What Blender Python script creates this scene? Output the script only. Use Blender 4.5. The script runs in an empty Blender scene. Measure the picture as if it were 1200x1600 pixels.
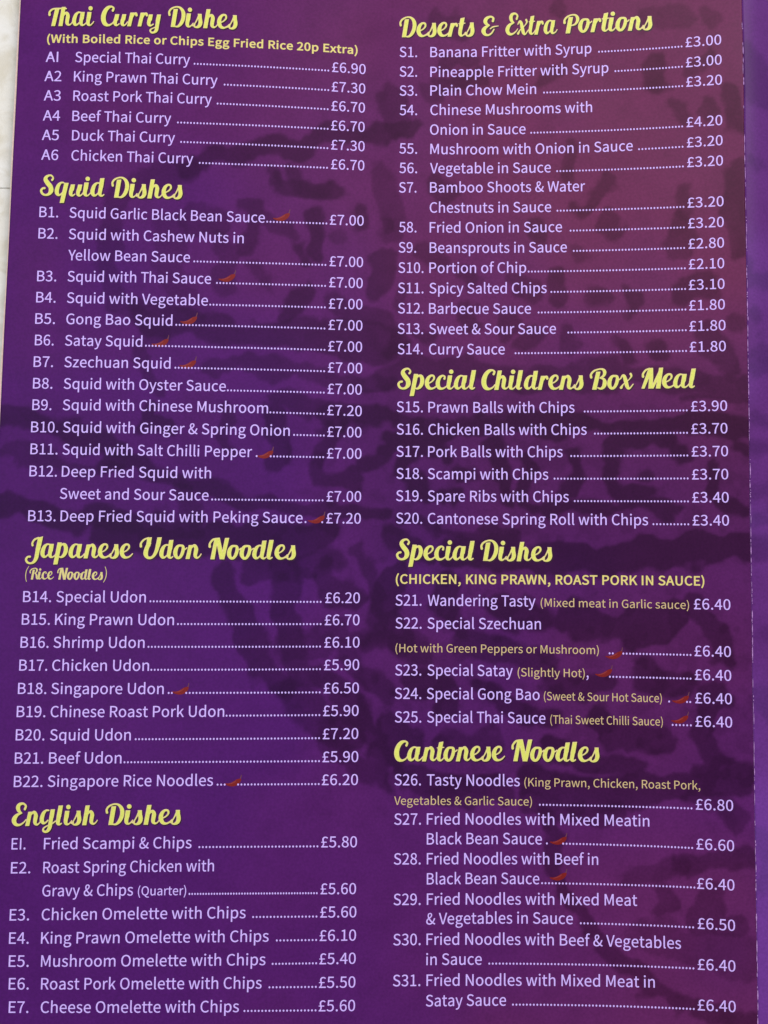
import bpy, math, random
import numpy as np
from mathutils.geometry import tessellate_polygon
from mathutils import Vector

# ------------------------------------------------------------------ camera, world, lamps
SC = bpy.context.scene
COL = SC.collection
D = 0.21                      # metres from the lens to the leaflet
TILT, ROLL = 0.062, 0.009     # radians
FOCAL = 1200.0                # focal length in photograph pixels (photograph 1200 x 1600)
cam_data = bpy.data.cameras.new('camera')
cam_data.sensor_fit = 'VERTICAL'
cam_data.sensor_height = 36.0
cam_data.sensor_width = 27.0
cam_data.lens = FOCAL / 1600.0 * 36.0
cam_data.clip_start = 0.01
cam_data.clip_end = 20.0
cam = bpy.data.objects.new('camera', cam_data)
cam.location = (0, 0, D)
cam.rotation_euler = (TILT, 0, ROLL)
COL.objects.link(cam)
SC.camera = cam

world = bpy.data.worlds.new('World')
SC.world = world
world.use_nodes = True
world.node_tree.nodes['Background'].inputs[0].default_value = (0.93, 0.96, 1.0, 1)
world.node_tree.nodes['Background'].inputs[1].default_value = 0.36

def lamp(name, loc, target, size, power, colour):
    d = bpy.data.lights.new(name, 'AREA')
    d.shape = 'RECTANGLE'; d.size = size[0]; d.size_y = size[1]
    d.energy = power; d.color = colour
    o = bpy.data.objects.new(name, d)
    o.location = loc
    o.rotation_euler = (Vector(target) - Vector(loc)).to_track_quat('-Z', 'Y').to_euler()
    COL.objects.link(o)
    return o
lamp('window_light', (0.62, 0.86, 1.05), (0, 0, 0), (0.8, 0.6), 17.5, (1.0, 0.965, 0.93))
lamp('ceiling_light', (-0.55, 0.2, 1.5), (0, 0, 0), (1.2, 1.2), 7.5, (0.93, 0.95, 1.0))

SC.view_settings.view_transform = 'Standard'
SC.view_settings.look = 'None'
SC.view_settings.exposure = 0.0
SC.view_settings.gamma = 1.0

# ------------------------------------------------------------------ the bent sheet
ct, st_ = math.cos(TILT), math.sin(TILT)
cr, sr = math.cos(ROLL), math.sin(ROLL)
RIGHT = np.array([cr, sr, 0.0])
UP = np.array([-sr * ct, cr * ct, st_])
FWD = np.array([sr * -st_, cr * st_, -ct])
CAM = np.array([0.0, 0.0, D])
PXM = D / FOCAL               # about 0.175 mm per photograph pixel

def smooth(t):
    t = np.clip(t, 0, 1)
    return t * t * (3 - 2 * t)

def fold_x(Y):                # the worn fold between the page and the next panel
    return FX0 + FX1 * Y

def height(X, Y):
    """Height of the paper above the table: a shallow valley down the middle, a ridge at the right fold."""
    X = np.asarray(X, float); Y = np.asarray(Y, float)
    tl = np.clip(-X / (530 * PXM), 0, 1.15)
    tl = np.sqrt(tl * tl + 0.03) - 0.1732          # the crease is soft
    hl = 0.021 * D * (1 - (1 - np.minimum(tl, 1.0)) ** 2)
    amp = np.interp(Y, [-0.15, 0.0, 0.135], [0.014, 0.024, 0.036]) * D
    tr = np.clip(X, 0, fold_x(Y)) / (560 * PXM)
    hr = amp * tr ** 2.1
    over = np.maximum(X - fold_x(Y), 0)
    ridge = amp * (fold_x(Y) / (560 * PXM)) ** 2.1
    hf = ridge * (1 - smooth(over / 0.022)) + 0.0005 * smooth(over / 0.022)
    h = np.where(X < 0, hl, np.where(over > 0, hf, hr))
    h = h + 0.00010 * np.sin(X * 130 + Y * 41) * np.sin(Y * 95 - X * 20)
    return h + 0.0007

def unproject(px, py, lift=0.0):
    """Photograph pixel -> point on the paper."""
    px = np.asarray(px, float); py = np.asarray(py, float)
    a = (px - 600) / FOCAL; b = (800 - py) / FOCAL
    dx = RIGHT[0] * a + UP[0] * b + FWD[0]
    dy = RIGHT[1] * a + UP[1] * b + FWD[1]
    dz = UP[2] * b + FWD[2]
    z = np.zeros_like(a)
    for _ in range(12):
        t = (z - D) / dz
        z = 0.5 * z + 0.5 * (height(dx * t, dy * t) + lift)
    t = (z - D) / dz
    return np.stack([dx * t, dy * t, z], -1)

def project(P):
    Q = P - CAM
    zc = Q @ FWD
    return 600 + FOCAL * (Q @ RIGHT) / zc, 800 - FOCAL * (Q @ UP) / zc

FX0, FX1 = 0.1, 0.0
for _ in range(6):            # measure the fold line at two points of the photograph
    A, B = unproject(1159.5, 30), unproject(1183.5, 1570)
    FX1 = (A[0] - B[0]) / (A[1] - B[1]); FX0 = A[0] - FX1 * A[1]
A, B = unproject(31.0, 30), unproject(4.5, 560)
LX1 = (A[0] - B[0]) / (A[1] - B[1]); LX0 = A[0] - LX1 * A[1]
def left_x(Y): return LX0 + LX1 * Y
Y_TOP, Y_BOT = 0.172, -0.156

# ------------------------------------------------------------------ mesh helpers
def new_mesh(name, verts, faces, mat, parent=None):
    me = bpy.data.meshes.new(name)
    me.from_pydata([tuple(v) for v in verts], [], faces)
    me.materials.append(mat)
    me.update()
    o = bpy.data.objects.new(name, me)
    COL.objects.link(o)
    if parent is not None: o.parent = parent
    return o

def empty(name, parent=None):
    o = bpy.data.objects.new(name, None)
    o.empty_display_size = 0.01
    COL.objects.link(o)
    if parent is not None: o.parent = parent
    return o

def node_mat(name):
    m = bpy.data.materials.new(name); m.use_nodes = True
    return m, m.node_tree.nodes, m.node_tree.links, m.node_tree.nodes['Principled BSDF']

def srgb(r, g, b):
    f = lambda c: (c / 255 / 12.92) if c / 255 <= 0.04045 else ((c / 255 + 0.055) / 1.055) ** 2.4
    return (f(r), f(g), f(b), 1)

def ink_mat(name, rgb, rough=0.42, var=0.10):
    """Printed ink: even colour with the fine unevenness of offset print."""
    m, n, l, p = node_mat(name)
    tc = n.new('ShaderNodeTexCoord')
    ns = n.new('ShaderNodeTexNoise'); ns.inputs['Scale'].default_value = 2200; ns.inputs['Detail'].default_value = 2
    l.new(tc.outputs['Object'], ns.inputs['Vector'])
    mp = n.new('ShaderNodeMapRange')
    mp.inputs['From Min'].default_value = 0.3; mp.inputs['From Max'].default_value = 0.7
    mp.inputs['To Min'].default_value = 1 - var; mp.inputs['To Max'].default_value = 1 + var * 0.6
    l.new(ns.outputs['Fac'], mp.inputs['Value'])
    mx = n.new('ShaderNodeVectorMath'); mx.operation = 'SCALE'
    mx.inputs[0].default_value = srgb(*rgb)[:3]
    l.new(mp.outputs['Result'], mx.inputs['Scale'])
    l.new(mx.outputs['Vector'], p.inputs['Base Color'])
    p.inputs['Roughness'].default_value = rough; p.inputs['Specular IOR Level'].default_value = 0.2
    return m

M_WHITE = ink_mat('lavender_white_print', (208, 180, 255))
M_GOLD = ink_mat('dull_gold_print', (208, 182, 134))
M_BOLD = ink_mat('bold_gold_print', (222, 206, 126))
M_CREAM = ink_mat('cream_outline_print', (226, 206, 146))
M_YELLOW = ink_mat('yellow_green_print', (218, 221, 106))
M_SHADOW = ink_mat('dark_offset_print', (48, 24, 40))
M_SMALL = ink_mat('small_script_print', (216, 202, 134))
M_RED = ink_mat('chilli_red_print', (122, 24, 24))
M_PINK = ink_mat('chilli_highlight_print', (136, 48, 50))
M_STALK = ink_mat('chilli_stalk_print', (104, 56, 74))
M_WORN = ink_mat('worn_paper_fibre', (178, 132, 194), rough=0.9, var=0.2)
# ------------------------------------------------------------------ humanist sans glyph outlines (advance | contours)
GLYPHS = {
 'A': '213|34,0 59,78 153,78 177,0 211,0 124,257 88,257 1,0|79,144 105,230 106,230 132,144 145,104 67,104',
 'B': '230|117,0 156,5 187,19 207,42 214,75 208,105 189,126 162,137 162,138 183,150 195,170 200,194 193,223 175,242 147,253 111,257 35,257 35,0|68,231 107,231 141,227 161,214 168,190 161,167 141,153 106,148 68,148|68,123 112,123 151,118 174,102 182,76 174,48 150,31 112,26 68,26',
 'C': '223|163,0 189,12 211,32 193,53 176,37 156,27 133,24 100,31 75,52 59,85 54,129 59,172 76,205 101,226 134,233 155,230 172,221 187,209 204,230 187,245 163,257 134,261 89,252 53,226 29,184 20,128 29,72 52,31 88,4 132,-5',
 'D': '241|101,0 152,9 190,34 212,75 220,129 212,184 189,224 152,248 99,257 35,257 35,0|68,230 97,230 136,224 165,204 181,172 187,129 181,86 165,54 136,34 97,27 68,27',
 'E': '206|187,0 187,28 68,28 68,121 165,121 165,149 68,149 68,229 183,229 183,257 35,257 35,0',
 'F': '193|68,0 68,115 166,115 166,143 68,143 68,229 183,229 183,257 35,257 35,0',
 'G': '241|168,-1 195,10 215,25 215,133 131,133 131,106 186,106 186,39 173,31 157,26 139,24 103,31 76,52 59,85 54,129 60,172 77,205 104,226 139,233 162,230 180,221 194,209 212,230 194,245 170,256 138,261 91,252 54,226 29,184 20,128 29,72 53,31 90,4 136,-5',
 'H': '255|68,0 68,121 187,121 187,0 220,0 220,257 187,257 187,149 68,149 68,257 35,257 35,0',
 'I': '103|68,0 68,257 35,257 35,0',
 'K': '226|68,0 68,81 112,134 189,0 225,0 132,159 213,257 176,257 68,128 68,257 35,257 35,0',
 'M': '284|64,0 64,142 60,218 62,218 82,159 131,26 153,26 201,159 222,218 223,218 219,142 219,0 249,0 249,257 210,257 161,119 143,66 142,66 123,119 74,257 35,257 35,0',
 'N': '253|66,0 66,135 62,215 63,215 91,162 185,0 218,0 218,257 187,257 187,123 192,42 190,42 162,95 68,257 35,257 35,0',
 'O': '260|174,5 209,31 231,74 239,129 231,185 209,226 174,252 130,261 86,252 51,226 28,185 20,129 28,74 51,31 86,5 130,-5|98,31 74,52 59,86 54,129 59,172 74,205 98,226 130,233 161,226 185,205 201,172 206,129 201,86 185,52 161,31 130,24',
 'P': '222|68,0 68,102 110,102 148,107 178,121 198,146 204,181 198,217 178,240 148,253 109,257 35,257 35,0|68,230 104,230 134,228 155,220 168,205 172,181 165,151 143,134 106,129 68,129',
 'Q': '260|98,30 74,51 59,85 54,129 59,172 74,205 98,226 130,233 161,226 185,205 201,172 206,129 201,85 185,51 161,30 130,22|245,-58 239,-34 212,-37 186,-34 164,-22 149,-3 186,11 215,39 233,79 239,129 231,185 209,226 174,252 130,261 86,252 51,226 28,185 20,129 27,78 46,38 76,10 114,-4 134,-35 166,-56 208,-64',
 'R': '222|68,230 111,230 145,226 166,212 173,185 166,157 145,140 111,135 68,135|213,0 147,112 178,126 198,150 205,185 199,219 180,241 152,253 116,257 35,257 35,0 68,0 68,109 114,109 176,0',
 'S': '209|143,1 170,17 188,40 194,68 187,100 168,122 141,137 104,153 84,162 68,175 62,196 68,215 84,228 110,233 132,230 151,222 168,209 185,230 164,246 139,257 110,261 77,256 52,242 35,221 29,193 37,162 57,141 81,127 118,111 140,101 155,87 161,65 154,44 136,29 107,24 81,28 57,39 36,56 17,33 42,13 72,0 106,-5',
 'T': '210|121,0 121,229 199,229 199,257 11,257 11,229 89,229 89,0',
 'U': '252|163,1 192,20 211,54 218,106 218,257 187,257 187,105 183,66 170,41 150,28 126,24 103,28 84,41 71,66 67,105 67,257 34,257 34,106 41,54 61,20 90,1 126,-5',
 'V': '201|120,0 201,257 168,257 127,118 102,33 101,33 76,118 34,257 0,257 82,0',
 'W': '307|102,0 140,155 153,213 154,213 167,155 206,0 245,0 298,257 267,257 239,117 225,34 223,34 205,117 169,257 140,257 104,117 86,34 85,34 69,117 42,257 9,257 63,0',
 'Y': '186|109,0 109,99 186,257 153,257 120,184 94,128 92,128 67,184 34,257 0,257 77,99 77,0',
 'a': '197|99,-1 120,9 139,23 140,23 143,0 169,0 169,117 165,149 154,174 133,189 103,195 74,191 49,182 29,170 41,148 58,158 77,165 98,168 122,161 134,144 137,120 85,111 49,97 28,77 21,49 28,20 47,2 76,-5|68,24 56,34 51,51 59,73 87,89 137,99 137,46 120,32 103,24 85,21',
 'b': '216|147,2 173,22 192,55 199,98 194,138 179,169 155,188 123,195 102,191 82,182 63,168 64,202 64,279 32,279 32,0 58,0 61,20 62,20 79,7 98,-2 116,-5|97,24 81,30 64,42 64,142 82,156 99,165 115,168 144,159 160,135 165,98 158,57 139,31 111,22',
 'c': '179|129,-2 150,7 169,19 155,41 142,31 127,25 110,22 79,31 59,57 51,95 59,133 80,159 111,168 125,166 137,160 149,152 165,173 150,184 132,192 110,195 75,188 46,169 26,137 18,95 25,53 44,22 72,2 107,-5',
 'd': '217|119,-1 138,9 155,22 156,22 159,0 185,0 185,279 153,279 153,206 154,173 138,185 121,192 101,195 70,188 43,168 25,137 19,95 24,53 40,21 65,2 97,-5|76,31 58,56 51,95 59,133 79,159 106,168 122,166 137,160 153,148 153,48 137,34 121,25 104,22',
 'e': '194|133,-2 154,5 172,15 160,36 146,28 130,23 113,21 81,29 59,52 50,88 178,88 179,106 174,143 160,171 136,189 103,195 72,188 44,168 25,137 18,95 25,53 45,22 74,2 109,-5|59,142 79,163 104,169 129,163 146,143 151,110 49,110',
 'f': '114|37,164 37,0 69,0 69,164 110,164 110,190 69,190 69,220 72,241 81,253 96,258 118,252 125,277 93,283 62,276 43,254 37,221 37,190 12,188 12,164',
 'g': '197|136,-82 166,-68 186,-47 193,-22 185,4 163,19 126,23 89,23 69,26 59,33 56,44 57,53 62,61 68,67 96,60 131,68 156,91 166,126 164,142 158,155 150,166 189,166 189,190 123,190 96,195 69,190 46,177 31,155 25,127 29,106 38,89 50,76 50,75 40,66 32,54 29,39 31,26 37,15 46,8 46,6 31,-6 21,-21 18,-37 28,-64 55,-82 96,-88|76,87 61,103 56,127 61,151 76,166 96,172 117,166 131,151 137,127 131,103 116,87 96,82|71,-61 52,-50 46,-32 48,-21 54,-10 65,0 90,-3 123,-3 144,-5 157,-13 161,-27 154,-46 133,-60 101,-65',
 'h': '213|64,0 64,138 82,154 98,164 116,167 137,162 149,145 152,116 152,0 184,0 184,120 181,152 170,176 152,190 126,195 102,191 81,179 63,163 64,202 64,279 32,279 32,0',
 'i': '96|64,0 64,190 32,190 32,0|59,232 67,239 70,251 67,262 59,269 48,271 37,269 30,262 27,251 30,239 37,232 48,229',
 'k': '193|64,0 64,50 99,92 155,0 190,0 118,113 181,190 146,190 65,90 64,90 64,279 32,279 32,0',
 'l': '99|84,-2 80,23 73,22 69,23 66,28 64,36 64,279 32,279 32,38 36,15 47,0 66,-5',
 'm': '324|64,0 64,138 81,154 97,164 112,167 132,162 144,145 147,116 147,0 179,0 179,138 196,154 212,164 227,167 247,162 259,145 263,116 263,0 294,0 294,120 291,152 280,176 262,190 237,195 215,190 194,178 174,159 164,178 146,191 121,195 100,191 80,179 62,162 58,190 32,190 32,0',
 'n': '214|64,0 64,138 82,154 98,164 116,167 137,162 149,145 152,116 152,0 184,0 184,120 181,152 170,176 152,190 126,195 102,191 81,179 62,162 58,190 32,190 32,0',
 'o': '212|139,2 167,22 187,53 194,95 187,137 167,169 139,188 106,195 73,188 45,169 25,137 18,95 25,53 45,22 73,2 106,-5|77,31 58,57 51,95 58,133 77,159 106,168 135,159 154,133 161,95 154,57 135,31 106,22',
 'p': '217|64,-80 64,-16 63,18 81,5 98,-2 116,-5 147,2 173,22 192,55 199,98 194,138 179,169 155,188 123,195 101,191 81,181 62,168 58,190 32,190 32,-80|97,24 81,30 64,42 64,142 82,156 99,165 115,168 144,159 160,135 165,98 158,57 139,31 111,22',
 'q': '217|185,-80 185,190 159,190 156,172 155,172 139,185 121,192 101,195 70,188 43,168 25,137 19,95 24,53 40,21 65,2 97,-5 118,-1 138,8 154,22 153,-13 153,-80|76,31 58,56 51,95 59,133 79,159 106,168 122,166 137,160 153,148 153,48 137,34 121,25 104,22',
 'r': '136|64,0 64,122 79,148 95,162 112,166 131,163 137,191 116,195 96,190 78,176 62,155 58,190 32,190 32,0',
 's': '164|120,3 143,24 151,52 142,81 120,98 93,110 73,118 58,128 52,143 56,156 68,166 88,170 103,168 117,162 131,153 146,173 130,184 110,192 87,195 52,188 29,168 22,141 30,115 51,97 77,86 98,78 114,66 120,50 116,35 104,24 83,20 62,23 44,31 27,43 11,22 31,8 56,-1 82,-5',
 't': '132|127,2 121,27 99,21 82,26 72,38 70,58 70,164 121,164 121,190 70,190 70,244 43,244 40,190 9,188 9,164 38,164 38,59 41,33 50,13 66,0 92,-5',
 'u': '213|112,0 132,12 151,30 152,30 154,0 181,0 181,190 149,190 149,55 132,37 115,26 97,23 77,28 65,45 62,74 62,190 29,190 29,70 33,38 44,14 62,0 88,-5',
 'v': '182|111,0 178,190 146,190 110,82 93,26 91,26 74,82 38,190 5,190 73,0',
 'w': '281|99,0 126,102 139,157 141,157 154,103 181,0 220,0 272,190 241,190 213,80 202,27 200,27 187,80 157,190 126,190 96,80 83,27 82,27 70,80 42,190 9,190 62,0',
 'x': '174|39,0 64,44 84,78 85,78 106,44 134,0 169,0 106,96 164,190 131,190 107,148 91,117 89,117 70,148 45,190 10,190 68,99 5,0',
 'y': '182|68,-73 91,-50 106,-16 178,190 147,190 112,85 97,31 95,31 76,85 38,190 5,190 81,0 77,-15 67,-36 53,-50 34,-56 19,-53 13,-78 35,-82',
 'z': '166|156,0 156,26 53,26 153,173 153,190 23,190 23,164 112,164 12,17 12,0',
 '0': '194|130,4 156,29 172,70 177,129 172,187 156,229 130,253 97,261 64,253 39,229 23,187 18,129 23,70 39,29 64,4 97,-5|77,28 62,47 52,81 48,129 52,177 62,211 77,230 97,236 117,230 133,211 143,177 146,129 143,81 133,47 117,28 97,21',
 '1': '194|172,0 172,27 120,27 120,257 96,257 81,249 63,243 42,238 42,218 88,218 88,27 31,27 31,0',
 '2': '194|177,0 177,28 106,28 64,25 117,81 152,134 165,186 159,217 144,241 121,256 90,261 60,257 36,244 14,224 33,206 48,221 66,231 86,235 112,229 128,211 133,185 120,138 82,83 15,19 15,0',
 '3': '194|124,0 151,15 168,38 175,69 167,100 148,121 120,134 120,136 144,149 160,169 166,197 160,224 145,244 121,257 91,261 64,257 40,246 20,231 37,210 53,223 70,232 90,235 113,230 128,216 133,195 130,175 118,160 96,149 62,146 62,121 100,117 125,107 138,91 142,70 135,44 117,28 90,22 64,26 43,37 27,51 10,31 30,13 57,0 92,-5',
 '4': '194|149,0 149,71 183,71 183,96 149,96 149,257 114,257 7,92 7,71 119,71 119,0|40,96 99,184 119,222 121,222 119,175 119,96',
 '5': '194|123,1 150,18 169,46 176,83 170,120 153,146 128,160 98,165 84,164 72,161 60,155 67,229 163,229 163,257 39,257 30,137 47,126 61,134 75,139 90,141 118,134 137,114 143,83 136,50 116,29 89,22 62,26 42,37 26,50 9,29 30,13 56,0 92,-5',
 '6': '194|134,1 157,18 173,45 179,79 174,114 160,139 137,154 108,159 87,156 67,145 50,129 56,179 70,212 91,229 116,235 131,233 145,226 157,215 175,235 159,249 139,258 114,261 79,254 48,230 27,187 20,123 26,67 44,27 71,3 105,-5|68,122 86,132 103,136 128,129 144,109 149,79 143,48 128,28 105,21 78,30 59,58 50,103',
 '7': '194|103,0 108,69 119,127 141,182 178,237 178,257 17,257 17,229 142,229 102,160 79,87 69,0',
 '8': '194|131,1 156,15 172,36 178,62 172,92 156,114 135,129 135,131 151,146 164,168 169,193 164,220 150,242 128,256 99,261 63,252 38,230 28,195 33,171 46,151 63,136 63,135 40,118 23,95 16,64 22,36 39,15 65,1 98,-5|87,152 66,170 57,195 63,217 77,232 98,237 122,231 137,214 142,191 139,173 130,155 116,139|71,25 52,42 44,67 49,90 61,109 80,125 114,110 138,91 148,63 142,40 124,25 98,19',
 '9': '194|117,3 147,28 168,73 175,139 169,193 151,231 123,254 89,261 61,255 37,238 21,212 15,178 20,143 35,118 57,102 86,97 107,101 128,112 145,129 139,78 125,45 105,28 81,22 65,24 50,31 38,42 20,22 37,8 57,-1 82,-5|127,136 109,125 91,121 66,128 51,148 46,178 51,209 67,229 89,236 117,227 136,200 145,155',
 '.': '97|60,-1 69,7 72,20 69,32 60,41 49,44 37,41 29,32 26,20 29,7 37,-1 49,-5',
 ',': '97|54,-49 71,-24 77,7 74,27 65,40 50,44 38,41 30,34 26,22 30,10 38,2 50,-1 54,0 49,-20 37,-36 19,-48 26,-67',
 '&': '238|119,-1 143,9 165,25 185,12 205,2 224,-5 232,22 217,27 201,36 184,47 203,75 218,105 229,138 199,138 190,110 178,85 163,63 139,84 117,109 98,135 126,156 147,181 156,211 150,237 133,255 105,261 74,253 54,232 47,201 49,182 54,162 63,141 38,121 20,97 13,67 18,38 34,15 59,1 91,-5|128,31 112,24 95,21 69,27 51,43 44,68 48,87 60,103 76,118 96,91 119,65 144,42|80,172 75,187 74,201 78,220 89,234 106,239 120,235 127,224 130,210 124,189 108,172 86,156',
 '(': '118|103,-60 78,-7 64,50 59,109 64,168 78,225 103,277 84,286 56,232 38,174 32,109 38,44 56,-15 84,-69',
 ')': '118|62,-15 80,44 86,109 80,174 62,232 35,286 15,277 40,225 55,168 60,109 55,50 40,-7 15,-60 35,-69',
 '£': '194|60,112 62,90 58,62 44,38 21,20 21,0 177,0 177,28 67,28 67,29 80,46 88,65 91,90 89,112 147,112 147,133 84,133 80,150 76,165 75,181 80,205 95,222 118,228 134,225 147,218 158,207 177,225 161,240 141,250 116,254 86,249 64,235 49,213 44,183 45,166 49,150 54,133 47,133 21,132 21,112',
 ' ': '78|',
}
def _parse(s, off=0.0):
    parts = s.split('|')
    cs = []
    for c in parts[1:]:
        if not c: continue
        q = np.array([[float(v) for v in t.split(',')] for t in c.split(' ')])
        if off:
            a = q - np.roll(q, 1, 0); b = np.roll(q, -1, 0) - q
            a /= np.maximum(np.hypot(a[:, 0], a[:, 1]), 1e-6)[:, None]
            b /= np.maximum(np.hypot(b[:, 0], b[:, 1]), 1e-6)[:, None]
            na = np.stack([a[:, 1], -a[:, 0]], 1); nb = np.stack([b[:, 1], -b[:, 0]], 1)
            nn = na + nb
            k = np.maximum((nn * nn).sum(1), 0.6)
            q = q + OUTSIGN * off * 2 * nn / k[:, None]
        cs.append(q)
    return float(parts[0]), cs
def _area(q):
    return 0.5 * float((q[:, 0] * np.roll(q[:, 1], -1) - np.roll(q[:, 0], -1) * q[:, 1]).sum())
OUTSIGN = 1.0
OUTSIGN = 1.0 if _area(_parse(GLYPHS['I'])[1][0]) > 0 else -1.0
_cache = {}
def _inside(p, q):
    x, y = p; n = np.roll(q, -1, 0)
    c = ((q[:, 1] > y) != (n[:, 1] > y))
    d = np.where(c, n[:, 1] - q[:, 1], 1.0)
    return bool((c & (x < (n[:, 0] - q[:, 0]) * (y - q[:, 1]) / d + q[:, 0])).sum() % 2)
def fill(loops):
    """Contours -> (points, triangles); every outer contour is filled with its own holes left open."""
    depth = [sum(_inside(q[0] + 1e-4, r) for r in loops if r is not q) for q in loops]
    pts = []; tris = []; n = 0
    for i, q in enumerate(loops):
        if depth[i] % 2: continue
        grp = [q] + [r for j, r in enumerate(loops) if depth[j] == depth[i] + 1 and _inside(r[0] + 1e-4, q)]
        t = tessellate_polygon([[Vector((p[0], p[1], 0)) for p in g] for g in grp])
        tris += [(a + n, b + n, c + n) for a, b, c in t]
        g = np.concatenate(grp); pts.append(g); n += len(g)
    return np.concatenate(pts), tris
def glyph(ch, off):
    k = (ch, off)
    if k not in _cache:
        adv, cs = _parse(GLYPHS[ch], off)
        _cache[k] = (adv, *(fill(cs) if cs else (np.zeros((0, 2)), [])))
    return _cache[k]
KERN = {'Th': -16, 'tt': -9, 'Ta': -18, 'Te': -18, 'Yo': -14, 'Ye': -18, 'Ve': -10, 'Wa': -8, 'P.': -10, 'AW': -10, 'RA': 0, 'PO': 0}
def shear_at(px):
    return 0.042 - 0.057 * (px - 60) / 1070.0

def layout(text, x0, x1, base, cap, off=0.0, lift=0.00003):
    """Set text between x0 and x1 along the baseline function, as points on the paper."""
    pen = 0.0; items = []; prev = ''
    for ch in text:
        adv, pts, tris = glyph(ch, off)
        pen += KERN.get(prev + ch, 0)
        if len(pts): items.append((pen, pts, tris))
        pen += adv + off * 1.4; prev = ch
    lo = min((p + q[:, 0].min()) for p, q, _ in items)
    hi = max((p + q[:, 0].max()) for p, q, _ in items)
    sx = (x1 - x0) / (hi - lo); sy = cap / 257.0
    V = []; F = []; L = []; n = 0
    for k, (p, q, tris) in enumerate(items):
        gx = x0 + (p + q[:, 0] - lo) * sx
        h = q[:, 1] * sy
        V.append(np.stack([gx + h * shear_at(gx), base(gx) - h], 1))
        L.append(np.full(len(q), lift + (k % 2) * 0.000004))
        F += [(a + n, b + n, c + n) for a, b, c in tris]
        n += len(q)
    V = np.concatenate(V); L = np.concatenate(L)
    return unproject(V[:, 0], V[:, 1], L), orient(V, F)
def orient(V, F):
    out = []
    for a, b, c in F:       # photograph y points down, so counter-clockwise from above is negative here
        s = (V[b][0] - V[a][0]) * (V[c][1] - V[a][1]) - (V[c][0] - V[a][0]) * (V[b][1] - V[a][1])
        out.append((a, b, c) if s < 0 else (a, c, b))
    return out
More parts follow.
